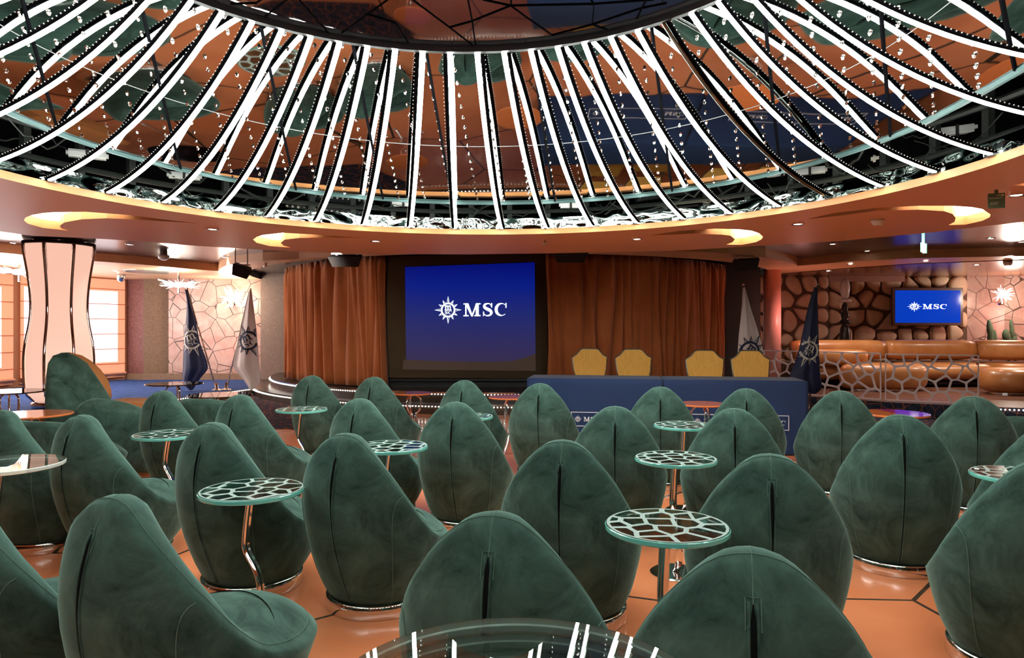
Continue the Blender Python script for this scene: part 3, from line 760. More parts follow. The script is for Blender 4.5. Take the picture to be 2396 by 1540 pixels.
# ================================================================== STAGE
def curtain(name, px0, px1, lab, n=300, folds=38, seed=1, amp=.085, rad=5.17):
    rg = random.Random(seed)
    def ang(px):
        # angle on the drum seen at px
        u = (px - 1198) / F; Dc = SC[1]; a = 1 + u * u; b = -2 * (Dc + SC[0] * u); c = Dc * Dc + SC[0] ** 2 - rad * rad
        disc_ = max(b * b - 4 * a * c, 0); d = (-b - math.sqrt(disc_)) / (2 * a); return math.atan2(u * d - SC[0], Dc - d)
    a0, a1 = ang(px0), ang(px1); ph = [rg.uniform(0, 6.28) for _ in range(6)]; cs = [rg.uniform(.5, 1.5) for _ in range(folds + 3)]
    tot = sum(cs[:folds]); bm = bmesh.new(); rows = []
    acc = [0]
    for c in cs[:folds]: acc.append(acc[-1] + c / tot)
    def phase(s):
        for i in range(folds):
            if s <= acc[i + 1]: return i + (s - acc[i]) / (acc[i + 1] - acc[i])
        return folds
    for r in range(15):
        v = r / 14; z = .345 + (2.62 - .345) * v; row = []
        for k in range(n + 1):
            s = k / n; a = a0 + (a1 - a0) * s; p = phase(s)
            am = amp * (1 - .35 * v) * (.7 + .5 * math.sin(p * .9 + ph[0])); wv = 2 * abs(math.sin(math.pi * p + .25 * math.sin(3 * v + ph[1] + p * .7))) ** .8 - 1.1
            if v > .93: am *= .45; wv = math.sin(4 * math.pi * p)
            rr = rad + am * wv + .012 * math.sin(9.3 * p + 5 * v + ph[2]) - .05 * (1 - v) * .5
            a2 = a + .006 * math.sin(4 * v + p * 2.1)
            row.append(Vector((SC[0] + rr * math.sin(a2), SC[1] - rr * math.cos(a2), z)))
        rows.append(row)
    loft(bm, rows, False)
    o = mesh_obj(name, bm, curtm, smooth=True, label=lab, cat='curtain')
    m = o.modifiers.new('thickness', 'SOLIDIFY'); m.thickness = .008
    return o
curtain('stage_curtain', 668, 900, 'rust velvet stage curtain hanging in folds left of the screen', folds=16, seed=2, n=420)
curtain('stage_curtain', 1280, 1716, 'rust velvet stage curtain hanging in folds behind the yellow chairs', folds=25, seed=5, n=600)
# screen
SD = 11.95
scr = empty('projection_screen', PD(1090, 880, SD), 0, 'large dark projection screen showing a blue picture with white emblem and MSC', 'screen')
def SL(px, py, dd=0): return PD(px, py, SD - dd) - scr.location
bm = bmesh.new(); q = [SL(900, 600), SL(1279, 592), SL(1282, 886), SL(897, 884)]
poly(bm, q); b2 = [v + Vector((0, .03, 0)) for v in q]; poly(bm, b2); wl = list(range(4))
for i in wl: bm.faces.new([bm.verts.new(x) for x in (q[i], q[(i + 1) % 4], b2[(i + 1) % 4], b2[i])])
mesh_obj('screen_cloth', bm, screenf, scr)
bm = bmesh.new()
pp = [(948, 625), (1251, 614), (1253, 828), (1225, 838), (1200, 845), (1150, 847), (1050, 846), (950, 842)]
poly(bm, [SL(x, y, .012) for x, y in pp]); mesh_obj('projected_image', bm, scr_e, scr)
bm = bmesh.new()
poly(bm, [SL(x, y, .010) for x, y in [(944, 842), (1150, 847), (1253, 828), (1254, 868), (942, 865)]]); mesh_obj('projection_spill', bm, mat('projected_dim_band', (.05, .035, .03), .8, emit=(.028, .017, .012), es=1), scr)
logo_parts(lambda u, v: SL(1048.5 + u * 32.0, 725.5 - v * 33.0 - u * .3, .02), logo_e, scr)
bm = bmesh.new(); poly(bm, [SL(888, 560, -.02), SL(1292, 560, -.02), SL(1292, 626, -.02), SL(888, 626, -.02)]); box(bm, SL(1090, 585, -.05), (2.9, .06, .25)); mesh_obj('housing', bm, black, scr)
bm = bmesh.new(); c1 = SL(1089, 889, 0); box(bm, c1, (2.88, .04, .035)); mesh_obj('bottom_bar', bm, blackm, scr)
bm = bmesh.new(); box(bm, (-.8, 12.3, .42), (3.1, .5, .2)); struct('stage_riser', bm, black)

# ================================================================== PRESS TABLE
TA = Vector((.17, 7.72)); TB = Vector((3.16, 7.27)); TD = (TB - TA).normalized(); TN = Vector((-TD.y, TD.x)); TH = .795
rzT = math.atan2(TD.y, TD.x); Lh = (TB - TA).length / 2
def press_table(i, lab, star_px):
    o0 = TA + TD * (Lh * i)
    root = empty('press_table', (o0.x, o0.y, 0), rzT, lab, 'table', 'cloth covered press tables')
    L = Lh - .006; W = .6
    bm = bmesh.new(); box(bm, (L / 2, W / 2, TH - .03), (L - .03, W - .03, .03)); mesh_obj('tabletop', bm, white, root)
    for x in (.1, L - .1):
        for y in (.08, W - .08):
            bm = bmesh.new(); cyl(bm, (x, y, (TH - .045) / 2), .015, TH - .045, 10); mesh_obj('leg', bm, blackm, root)
    # cloth: rounded top then hanging sides
    bm = bmesh.new(); rg = random.Random(i + 3); ph = [rg.uniform(0, 6) for _ in range(5)]
    per = []
    n = 40
    for k in range(n): per.append((L * k / n, 0, 0, -1))
    for k in range(14): per.append((L, W * k / 14, 1, 0))
    for k in range(n): per.append((L - L * k / n, W, 0, 1))
    for k in range(14): per.append((0, W - W * k / 14, -1, 0))
    rings = []
    for (ins, z) in ((.02, TH + .001), (.006, TH - .002), (0, TH - .012)):
        rings.append([Vector((min(max(x, ins), L - ins), min(max(y, ins), W - ins), z)) for x, y, a, b in per])
    for v in (.1, .3, .5, .7, .85, 1.0):
        z = TH - v * (TH - .012); rr = []
        for j, (x, y, a, b) in enumerate(per):
            s = j * .27; wv = (.018 * math.sin(s * 1.3 + ph[0]) + .010 * math.sin(s * 2.9 + ph[1])) * v
            out = .012 * v + wv * (1 if b < 0 else .7)
            if (i == 0 and a > 0) or (i == 1 and a < 0): out = -.004
            rr.append(Vector((x + a * out, y + b * out, z)))
        rings.append(rr)
    loft(bm, rings)
    bm.faces.new([bm.verts.new(v) for v in rings[0]])
    mesh_obj('cloth', bm, clothm, root, True)
    return root, L
t1, L1 = press_table(0, 'folding table under a navy cloth, left of the two press tables', 0)
t2, L2 = press_table(1, 'folding table under a navy cloth with white framed lettering, right of the two press tables', 0)
def frame_logo(root, x0, x1, zt, zb):
    yf = -.052
    fn = lambda u, v: Vector((u, yf, v)); t = .007
    ps = [rect(x0, zt - t, x1, zt), rect(x0, zb, x1, zb + t), rect(x0, zb, x0 + t, zt), rect(x1 - t, zb, x1, zt)]
    cz = (zt + zb) / 2
    s = .045
    flat_mesh('printed_frame', ps, fn, printw, root)
    flat_mesh('printed_emblem', [[(x0 + .075 + u * s, cz + v * s) for u, v in q] for q in STAR], fn, printw, root)
    wq, xe = word_polys('MSC', .05, x0 + .14, cz - .025, .08); flat_mesh('printed_wordmark', wq, fn, printw, root)
    wq, xe = word_polys('MSC', .05, 0, 0, .08)
    flat_mesh('printed_wordmark', [[(a + x1 - .03 - xe, b + cz - .025) for a, b in q] for q in wq], fn, printw, root)
frame_logo(t1, .50, 1.42, .43, .27)
frame_logo(t2, .28, 1.30, .43, .27)

# ================================================================== YELLOW CHAIRS
def banquet(x, D, rz, lab):
    root = empty('banquet_chair', (x, D, 0), rz, lab, 'chair', 'yellow chairs behind the press tables')
    H = 1.075
    prof = [(-.17, .62), (-.21, .80), (-.225, .955), (-.235, .965), (-.17, 1.0), (-.115, H - .01), (-.09, H)]
    out = prof + [(-a, b) for a, b in prof[::-1]]
    bm = bmesh.new(); yb = lambda z: .20 + (z - .45) * .14
    a = poly(bm, [(x_, yb(z) - .02, z) for x_, z in out]); b = poly(bm, [(x_, yb(z) + .025, z) for x_, z in out])
    for k in range(len(a)): bm.faces.new((a[k], a[(k + 1) % len(a)], b[(k + 1) % len(a)], b[k]))
    mesh_obj('backrest', bm, yell, root)
    bm = bmesh.new(); tube(bm, [(x_ * 1.02, yb(z), z * 1.002) for x_, z in out], .014, 8); mesh_obj('back_frame', bm, chfr, root, True)
    bm = bmesh.new(); box(bm, (0, 0, .45), (.44, .42, .08), bev=.02); mesh_obj('seat', bm, yell, root)
    for sx in (-1, 1):
        for sy in (-1, 1):
            bm = bmesh.new(); tube(bm, [(sx * .19, sy * .18, .42), (sx * .2, sy * .2 + (.03 if sy > 0 else 0), .0)], .013, 6)
            if sy > 0: tube(bm, [(sx * .19, .2, .42), (sx * .175, yb(.64), .64)], .013, 6)
            mesh_obj('leg', bm, chfr, root)
for px, D, rz, lab in ((1385, 8.95, 0, 'mustard yellow banquet chair behind the navy table, leftmost of four'), (1489, 8.7, -.03, 'mustard yellow banquet chair behind the navy table, second from the left'),
                       (1660, 8.27, -.06, 'mustard yellow banquet chair behind the navy table, third from the left'), (1769, 8.22, -.08, 'mustard yellow banquet chair in front of the white flag, rightmost of four')):
    banquet((px - 1198) / F * D, D, rz, lab)

# ================================================================== FLAGS
def flag(name, outline_l, outline_r, D, m, lm, lab, pole, logo=None, base_z=.0, seed=0, dep=.16):
    """outline_l / outline_r: (py, px) silhouettes top to bottom; D distance; pole = (top px,py),(bottom px,py)"""
    rg = random.Random(seed); ph = rg.uniform(0, 6)
    c = PD(pole[1][0], pole[1][1], D); c.z = base_z; root = empty(name, c, 0, lab, 'flag')
    y0, y1 = max(outline_l[0][0], outline_r[0][0]), min(outline_l[-1][0], outline_r[-1][0])
    def surf(u, py):
        l, r = smooth_tab(outline_l, py), smooth_tab(outline_r, py); px = l + (r - l) * u; wdt = (r - l) / F * D
        v = (py - y0) / (y1 - y0)
        dd = dep * wdt * (math.sin(u * 3 * math.pi + ph + v * 1.2) * .35 + math.sin(u * 7 * math.pi + ph * 2 - v) * .10) - .35 * wdt * math.sin(u * math.pi) * .5
        return PD(px, py, D) - c + Vector((0, dd, 0))
    bm = bmesh.new(); nr = 40; nc = 28
    rows = [[surf(k / nc, y0 + (y1 - y0) * r / nr) for k in range(nc + 1)] for r in range(nr + 1)]
    loft(bm, rows, False); back = [[p + Vector((0, .05 + .0, 0)) if 0 < k < nc else p + Vector((0, .012, 0)) for k, p in enumerate(r)] for r in rows]; loft(bm, back, False)
    mesh_obj('cloth', bm, m, root, True)
    pt, pb = PD(pole[0][0], pole[0][1], D) - c, PD(pole[1][0], pole[1][1], D) - c
    pt.y += .03; pb.y += .03; pb.z = 0
    bm = bmesh.new(); tube(bm, [pb, pt], .014, 10); mesh_obj('pole', bm, mat('brass_pole', (.75, .55, .42), .2, .9) if 'brass_pole' not in MATS else MATS['brass_pole'], root, True)
    bm = bmesh.new(); sph(bm, pt, .02, seg=10); mesh_obj('finial', bm, MATS['brass_pole'], root, True)
    bm = bmesh.new(); lathe(bm, [(.10, 0), (.10, .02), (.03, .05), (.02, .16)], (pb.x, pb.y, 0), 20); mesh_obj('base', bm, chrome, root)
    if logo:
        cx, cy, rad, rot, squash = logo; cs, sn = math.cos(rot), math.sin(rot)
        def fn(u, v):
            a, b = (u * cs - v * sn) * rad * squash, (u * sn + v * cs) * rad
            px, py = cx + a, cy - b; l, r = smooth_tab(outline_l, py), smooth_tab(outline_r, py)
            t = (px - l) / (r - l)
            tt = min(max(t, 0.01), .99)
            q = surf(tt, py)
            q.y -= .012
            return q
        # spokes falling outside the cloth are folded away with it
        ps = [q for q in STAR if sum(1 for a, b in q if 0 < ((cx + (a * cs - b * sn) * rad * squash) - smooth_tab(outline_l, cy - (a * sn + b * cs) * rad)) / max(1, smooth_tab(outline_r, cy - (a * sn + b * cs) * rad) - smooth_tab(outline_l, cy - (a * sn + b * cs) * rad)) < 1) >= len(q) * .6]
        flat_mesh('emblem', ps, fn, lm, root, sub=1)
    return root
flag('navy_flag', [(677, 432), (700, 436), (730, 436), (790, 430), (860, 426), (900, 428), (913, 444)], [(677, 436), (700, 443), (740, 455), (800, 468), (860, 488), (885, 470), (913, 449)], 13.2, navyf, logow, 'navy blue flag with a white sun emblem on a leaning pole before the crazed panel', ((436, 676), (506, 908)), (452, 795, 43, R(25), .95), .15, 1)
flag('white_flag', [(680, 583), (720, 573), (780, 560), (850, 546), (860, 546), (890, 570), (913, 586)], [(680, 587), (720, 592), (780, 600), (840, 605), (895, 609), (903, 600), (913, 589)], 13.3, whitef, logon, 'white flag with a navy sun emblem on a leaning pole left of the stage', ((585, 677), (528, 909)), (583, 797, 43, R(28), .95), .15, 2)
flag('white_flag', [(672, 1740), (720, 1737), (780, 1730), (830, 1727), (880, 1724), (950, 1722)], [(672, 1743), (720, 1756), (780, 1774), (830, 1786), (880, 1790), (950, 1790)], 10.6, whitef, logon, 'white flag with a navy sun emblem standing behind the rightmost yellow chair', ((1741, 666), (1763, 940)), (1752, 822, 46, R(-35), .95), 0, 3)
flag('navy_flag', [(672, 1908), (720, 1893), (780, 1880), (840, 1865), (880, 1850), (910, 1862), (922, 1900)], [(672, 1911), (720, 1913), (780, 1914), (840, 1916), (880, 1918), (910, 1921), (922, 1908)], 9.9, navyf, logow, 'navy blue flag with a white sun emblem at the right end of the press tables', ((1915, 665), (1893, 985)), (1890, 820, 44, R(-30), .95), 0, 4)

# ================================================================== GREEN LOUNGE CHAIRS
def build_chair(Ht=.87, low=False):
    z0 = .06
    SX = [(.06, .238), (.15, .278), (.3, .315), (.42, .332), (.55, .338), (.7, .33), (.87, .31)]
    BY = [(.06, .225), (.15, .27), (.3, .332), (.45, .372), (.6, .382), (.75, .352), (.87, .29)]
    FY = [(.06, .24), (.15, .34), (.3, .43), (.42, .455), (.9, .455)]
    RT = [(0, .87), (10, .861), (20, .829), (32, .768), (43, .697), (55, .607), (68, .512), (82, .435), (100, .373), (125, .335), (180, .33)]
    if low: RT = [(0, .62), (30, .615), (60, .575), (85, .49), (110, .40), (135, .35), (180, .33)]
    NT = 64
    def rim(a): return smooth_tab(RT, min(abs(a), 360 - abs(a)) if abs(a) > 180 else abs(a))
    def outer(a, z):
        t = R(a); s, c = math.sin(t), math.cos(t)
        x = smooth_tab(SX, z) * math.copysign(abs(s) ** .92, s); y = -smooth_tab(BY, z) * c if c > 0 else -smooth_tab(FY, z) * c
        return Vector((x, y, z))
    angs = [-180 + 360 * k / NT for k in range(NT)]
    rings = []
    for v in (0, .06, .14, .24, .36, .48, .6, .72, .84, .93, 1.0):
        rings.append([outer(a, z0 + (rim(a) - .045 - z0) * v) for a in angs])
    cen = Vector((0, .07, 0))
    def inward(a):
        p = outer(a, rim(a) - .045); d = cen - Vector((p.x, p.y, 0)); return p, d.normalized(), d.length
    th = .055
    def gfun(a):
        t = min(max((abs(a) - 55) / 45, 0), 1); return t * t * (3 - 2 * t)
    fr = [.10, .2, .3, .4, .5, .6, .72, .84, .94, .999]; CZ = .425
    rows_b = []
    for a in angs:
        p, d, l = inward(a); g = gfun(a); colb = []
        for q in (30, 60, 90, 120, 150, 180): colb.append(p + d * th * (1 - math.cos(R(q))) + Vector((0, 0, .045 * math.sin(R(q)))))
        base = colb[-1]; lz = .385
        for f in (.35, .7, 1.0):
            tg = p + d * (2 * th + .03 + .06 * max(0, math.cos(R(a)))); q_ = base.lerp(tg, f); q_.z = base.z + (lz - base.z) * f; colb.append(q_)
        e = colb[-1]
        for f in (.3, .6, .85, .999): colb.append(Vector((e.x * (1 - f), e.y + (.07 - e.y) * f, lz + (CZ - lz) * math.sin(f * math.pi / 2))))
        colf = []; n_ = len(colb)
        for k in range(n_):
            f = ((k + 1) / n_) ** 1.25 * .9999; hz = CZ - p.z
            colf.append(Vector((p.x * (1 - f), p.y + (.07 - p.y) * f, p.z + hz * (1 - (1 - f) ** 3.2))))
        rows_b.append([b_ * (1 - g) + f_ * g for b_, f_ in zip(colb, colf)])
    for k in range(len(rows_b[0])): rings.append([r_[k] for r_ in rows_b])
    bm = bmesh.new(); loft(bm, rings)
    bm.faces.new([bm.verts.new(outer(a, z0)) for a in angs])
    bmesh.ops.remove_doubles(bm, verts=bm.verts, dist=.0004)
    root = empty('lounge_chair', (0, 0, 0), 0, '-', 'chair')
    mesh_obj('body', bm, green, root, True)
    off = lambda p, e: p + Vector((p.x, p.y, 0)).normalized() * e
    if not low:
        # zipper: open slit near the top closing downwards
        zt = .775; bm = bmesh.new(); rows = []
        for k in range(25):
            v = k / 24; z = zt - (zt - .085) * v; wd = .0018 + .0042 * math.exp(-((v - .12) / .16) ** 2) if v > .02 else .001
            p = off(outer(0, z), .0025); rows.append([p + Vector((-wd, 0, 0)), p + Vector((wd, 0, 0))])
        loft(bm, rows, False); zo = mesh_obj('zipper', bm, zipm, root)
        for s in (-1, 1):
            bm = bmesh.new(); pts = []
            for k in range(25):
                v = k / 24; z = zt + .004 - (zt - .085) * v; wd = .005 + .005 * math.exp(-((v - .12) / .16) ** 2)
                pts.append(off(outer(0, z), .001) + Vector((s * wd, 0, 0)))
            tube(bm, pts, .0032, 5); mesh_obj('zipper_welt', bm, green, zo, True)
        bm = bmesh.new()
        pts = [off(outer(0, zt + (rim(0) - .045 - zt) * k / 4), .0008) for k in range(5)]
        p, d, l = inward(0)
        pts += [p + d * th * (1 - math.cos(R(q))) + Vector((0, 0, .0455 * math.sin(R(q)))) for q in (30, 60, 90)]
        tube(bm, pts, .0012, 4)
        for s in (-1, 1): tube(bm, [off(outer(0, zt + .012), .001) + Vector((0, 0, 0)), off(outer(0, zt + .012), .001) + Vector((s * .016, 0, 0)), off(outer(0, zt - .05), .001) + Vector((s * .016, 0, 0))], .0011, 4)
        mesh_obj('top_stitching', bm, seamg, zo)
    for s in (-1, 1):
        bm = bmesh.new(); a1 = 43
        zr = rim(53) - .03
        pts = [off(outer(s * (44 + 9 * math.exp(-k / 3.0)), zr - (zr - .07) * (k / 30) ** 1.2), .0006) for k in range(31)]
        tube(bm, pts, .0016, 4); mesh_obj('side_seam', bm, seamg, root)
    bm = bmesh.new(); pts = []
    for k in range(64):
        r_ = rows_b[k][1]; pts.append(r_ + Vector((0, 0, .0008)))
    pts.append(pts[0])
    tube(bm, pts, .0013, 4); mesh_obj('rim_seam', bm, seamg, root)
    bm = bmesh.new(); tube(bm, [(x, .10 + .10 * (1 - (x / .24) ** 2), .424 - x * x * .9) for x in [(-.24 + .48 * k / 16) for k in range(17)]], .0022, 5); mesh_obj('seat_seam', bm, zipm, root)
    bm = bmesh.new(); lathe(bm, [(.252, 0), (.256, .004), (.256, .058), (.25, .066), (.0, .066)], seg=48); mesh_obj('base_ring', bm, chrome, root, True)
    return root
protoA = build_chair(); protoB = build_chair(low=True)
for q in (protoA, protoB): q.scale = (1.01, 1.01, 1)
usedA = [False]; usedB = [False]
GH = .87
CHAIRS = []
def place_chair(px, py, yaw, lab, low=False, top=None):
    h = top or (.62 if low else GH)
    d = F * (CH - h) / (py - 770.0); back = .24
    x = (px - 1198) / F * d; a = R(yaw)
    pr_, us = (protoB, usedB) if low else (protoA, usedA)
    o = pr_ if not us[0] else copy_tree(pr_); us[0] = True
    o.location = (x + back * math.sin(a), d + back * math.cos(a), 0); o.rotation_euler = (0, 0, -a)
    if top: o.scale = (1.01, 1.01, top / (.62 if low else GH))
    o['label'] = lab; o['category'] = 'chair'; o['group'] = 'green velvet lounge chairs' if not low else 'low green velvet chairs'
    CHAIRS.append((o.location.x, o.location.y))
    return o
CL = [(300, 1152, 26, 'green velvet egg-back lounge chair in the left foreground with its seat in view'),
      (1165, 1190, 12, 'green velvet egg-back chair in the foreground centre behind the big clear table'),
      (1755, 1272, 16, 'green velvet egg-back chair cut by the bottom edge, right of the big clear table'),
      (820, 1011, 22, 'green velvet egg-back chair left of centre, chrome base ring visible on the tiles'),
      (1320, 1026, 13, 'green velvet egg-back lounge chair left of the large frosted-pattern table'),
      (1800, 1058, 16, 'green velvet egg-back chair just right of and behind the nearest frosted-pattern table'),
      (2105, 968, 20, 'green velvet egg-back chair on the right, chrome base ring above open orange tiles'),
      (2440, 1072, 20, 'green velvet egg-back lounge chair cut by the right edge in the foreground'),
      (-85, 1120, 26, 'green velvet egg-back lounge chair cut by the left edge at the bottom corner'),
      (205, 969, 22, 'green velvet egg-back lounge chair behind the left foreground one, beside the clear glass table'),
      (510, 986, 22, 'green velvet egg-back lounge chair behind the glass table with the tall S-shaped leg'),
      (18, 958, 20, 'green velvet egg-back lounge chair at the left edge, seen through the clear glass table'),
      (390, 913, 20, 'green velvet egg-back lounge chair standing before the end of the tall green settee'),
      (570, 922, 22, 'green velvet egg-back lounge chair in front of the leaning white flag'),
      (848, 931, 20, 'green velvet egg-back lounge chair behind a small glass table, left of centre'),
      (1070, 939, 12, 'green velvet egg-back lounge chair in the middle, under the screen'),
      (1440, 949, 10, 'green velvet egg-back lounge chair covering the emblem on the navy cloth'),
      (1718, 954, 16, 'green velvet egg-back chair right beside the middle of three aligned glass tables'),
      (735, 878, 14, 'green velvet egg-back lounge chair farthest to the left before the stage steps'),
      (880, 881, 20, 'green velvet egg-back lounge chair before the stage steps below the left curtain'),
      (1090, 889, 16, 'green velvet egg-back lounge chair before the stage steps below the screen'),
      (1265, 896, 12, 'green velvet egg-back lounge chair at the left corner of the navy tables'),
      (1545, 904, 12, 'green velvet egg-back lounge chair right before the joint of the two navy tables'),
      (1745, 908, 16, 'green velvet egg-back lounge chair before the right navy table, right of the orange table'),
      (1965, 913, 20, 'green velvet egg-back lounge chair before the cut-out fence beside the navy flag'),
      (2275, 926, 22, 'green velvet egg-back lounge chair before the right end of the cut-out fence'),
      (2465, 986, 22, 'green velvet egg-back lounge chair mostly cut by the right edge, behind the small glass table')]
for c in CL: place_chair(*c, top=.89 if c[0] in (2105, 510) else None)
for tp, c in zip((.66, .70, .62), ((105, 982, 15, 'low-backed green velvet chair half hidden between two egg-back chairs at the left'), (476, 931, 15, 'low-backed green velvet chair beyond two egg-back chairs, below the flags'), (2400, 972, 10, 'low-backed green velvet chair at the right picture edge'))):
    place_chair(*c, low=True, top=tp)

# ================================================================== GREEN SETTEE with orange front
st = empty('settee', PD(240, 1000, 6.0), 0, 'tall-ended green velvet settee with orange inner side near the lit column', 'sofa')
c0 = st.location.copy()
def ribbon_slab(bm, prof_px, D0, D1, th, zb=.08, n=30, mi=0):
    pass
bm = bmesh.new()
# high end: leaning leaf-shaped back
lf = [(825, 150, 152), (832, 126, 175), (850, 117, 200), (880, 112, 222), (910, 110, 243), (940, 108, 262), (990, 110, 262), (1050, 116, 255), (1110, 125, 250)]
rings = []
for py, xl, xr in lf:
    D = 6.25; l, r = PD(xl, py, D), PD(xr, py, D + .35); c = (l + r) / 2; hw = (r - l) / 2; ring = []
    thk = .13 if py > 840 else .06
    for k in range(20):
        a = 2 * math.pi * k / 20; ring.append(c + hw * math.cos(a) + Vector((.0, thk * math.sin(a), 0)) - c0)
    rings.append(ring)
for r_ in rings[-1]: pass
last = [Vector((v.x, v.y, .03 - c0.z)) for v in rings[-1]]; rings.append(last)
loft(bm, rings, True, True); mesh_obj('high_back', bm, green, st, True)
bm = bmesh.new(); rings = []
for py, xl, xr in [(825, 150, 158), (832, 160, 190), (845, 172, 212), (865, 190, 234), (890, 210, 252), (915, 230, 259), (932, 240, 258)]:
    l, r = PD(xl, py, 6.64), PD(xr, py, 6.85); c = (l + r) / 2; hw = (r - l) / 2
    rings.append([c + hw * math.cos(2 * math.pi * k / 16) + Vector((0, .06 * math.sin(2 * math.pi * k / 16), 0)) - c0 for k in range(16)])
loft(bm, rings, True, True); mesh_obj('inner_back', bm, seat_or, st, True, label='orange ribbed inner side')
bm = bmesh.new(); rings = []
for k in range(15):
    t = k / 14; px = 196 + t * 158; D = 6.1 + t * .15; top = smooth_tab([(0, 943), (.12, 933), (.35, 934), (.6, 942), (.85, 955), (1, 962)], t)
    p = PD(px, top, D); ring = []
    for q in range(16):
        a = 2 * math.pi * q / 16; y = .14 * math.cos(a); z = math.sin(a)
        zz = p.z - .12 + .12 * z if z > 0 else (p.z - .12) + (p.z - .12 - .03) * z
        ring.append(Vector((p.x, p.y + y * (1 if z > -.5 else .85), zz)) - c0)
    rings.append(ring)
loft(bm, rings, True, True); mesh_obj('low_back', bm, green, st, True)
bm = bmesh.new(); p = PD(300, 948, 6.85) - c0; box(bm, (p.x - .05, 6.85 - c0.y, .30 - c0.z), (.75, .8, .5), bev=.1); box(bm, (p.x, 7.0 - c0.y, .56 - c0.z), (.62, .6, .12), bev=.05); mesh_obj('seat', bm, seat_or, st, label='orange seat')

# ================================================================== GLASS TABLES
rgt = random.Random(11)
def glass_top(bmt, rad, zt, th=.019, seg=72):
    rings = [[Vector((r * math.cos(2 * math.pi * k / seg), r * math.sin(2 * math.pi * k / seg), z)) for k in range(seg)] for r, z in ((rad - .003, zt), (rad, zt - .003), (rad, zt - th + .003), (rad - .003, zt - th))]
    vs = loft(bmt, rings, True, True)
    for f in bmt.faces:
        f.material_index = 1 if len(f.verts) == 4 else 0
def frost_pattern(rad, seed, s=.088):
    rg = random.Random(seed); n = 40; bnd = [((rad - .006) * math.cos(2 * math.pi * k / n), (rad - .006) * math.sin(2 * math.pi * k / n)) for k in range(n)]
    pts = [p for p in jitter_pts(-rad, rad, -rad, rad, s, .33, rg) if math.hypot(*p) < rad * 1.02]
    bm = bmesh.new()
    for c in voronoi(pts, bnd):
        i = inset_cell(c, rg.uniform(.006, .012))
        if not i or len(i) < 3: poly(bm, [(x, y, 0) for x, y in c]); continue
        # ring between outline and inset
        es = []
        for lp in (c, i):
            vs = [bm.verts.new((x, y, 0)) for x, y in lp]
            for k in range(len(vs)):
                if (vs[k].co - vs[(k + 1) % len(vs)].co).length > 1e-7: es.append(bm.edges.new((vs[k], vs[(k + 1) % len(vs)])))
        bmesh.ops.triangle_fill(bm, edges=es, use_beauty=True)
    return bm
frost_me = []
def leg_ribbon(bm, prof, wd, th=.008):
    rows = []
    for i, (x, z) in enumerate(cr(prof, 6)):
        rows.append([Vector((x - th / 2, -wd / 2, z)), Vector((x - th / 2, wd / 2, z)), Vector((x + th / 2, wd / 2, z)), Vector((x + th / 2, -wd / 2, z))])
    loft(bm, rows, True, True)
def side_table(cx, cy, wpx, yaw, lab, seed, zt=.64, rad=.224, pat=True):
    D = F * (CH - zt) / (cy - 770); X = (cx - 1198) / F * D
    root = empty('glass_side_table', (X, D, 0), yaw, lab, 'table', 'small glass side tables' if pat else 'clear glass tables')
    bm = bmesh.new(); glass_top(bm, rad, zt); mesh_obj('glass_top', bm, [glass, edge if pat else cedge], root, False)
    if pat:
        bm = frost_pattern(rad, seed); o = mesh_obj('frosted_inlay', bm, frost, root); o.location.z = zt + .001
        bm = bmesh.new(); box(bm, (-.01, 0, zt - .024), (.075, .045, .008)); cyl(bm, (0, 0, zt - .0205), .04, .003, 20); mesh_obj('bracket', bm, chrome, root)
    else:
        bm = bmesh.new(); cyl(bm, (0, 0, zt - .022), .045, .006, 24); mesh_obj('bracket', bm, chrome, root)
    bm = bmesh.new()
    leg_ribbon(bm, [(0, zt - .026), (-.015, zt - .07), (-.035, .42), (-.028, .36), (.02, .29), (.045, .22), (.045, .12), (.03, .05), (.0, .014)], .04); mesh_obj('leg', bm, chrome, root, True)
    bm = bmesh.new(); lathe(bm, [(.14, 0), (.14, .008), (.13, .013), (0, .013)], seg=40); mesh_obj('base', bm, chrome, root)
    return root
side_table(1560, 1227, 285, R(-80), 'round glass table with frosted pattern right of centre, nearest of three in a line', 1, .66, .217)
side_table(1581, 1071, 190, R(-80), 'round frosted-pattern glass table, middle one of three in a line right of centre', 2)
side_table(1601, 994, 146, R(-80), 'round frosted-pattern glass table, farthest of three in a line, near the navy table', 3)
side_table(590, 1144, 245, R(-20), 'round frosted-pattern glass table left of centre, on a tall S-shaped chrome leg', 4)
side_table(395, 1015, 164, R(-20), 'round frosted-pattern glass table beside the green settee', 5, .60, .24)
side_table(706, 957, 122, R(-20), 'round frosted-pattern glass table nearest the stage steps on the left', 6)
side_table(915, 1043, 146, R(-30), 'round frosted-pattern glass table left of centre, partly hidden by a chair top', 7)
side_table(1090, 973, 132, R(-30), 'round frosted-pattern glass table almost hidden behind the middle chair', 8)
side_table(2392, 1110, 222, R(-60), 'round frosted-pattern glass table at the right picture edge', 9, .66, .215)
side_table(12, 1084, 240, R(20), 'clear round glass table with a thin green edge at the left picture edge', 10, .70, .25, False)
# big clear table at the bottom
bt = side_table(1205, 1318 + 0, 600, R(60), 'large clear glass table cut by the bottom edge of the picture', 12, .68, .366, False)
bt.location = (.009, 1.224, 0)
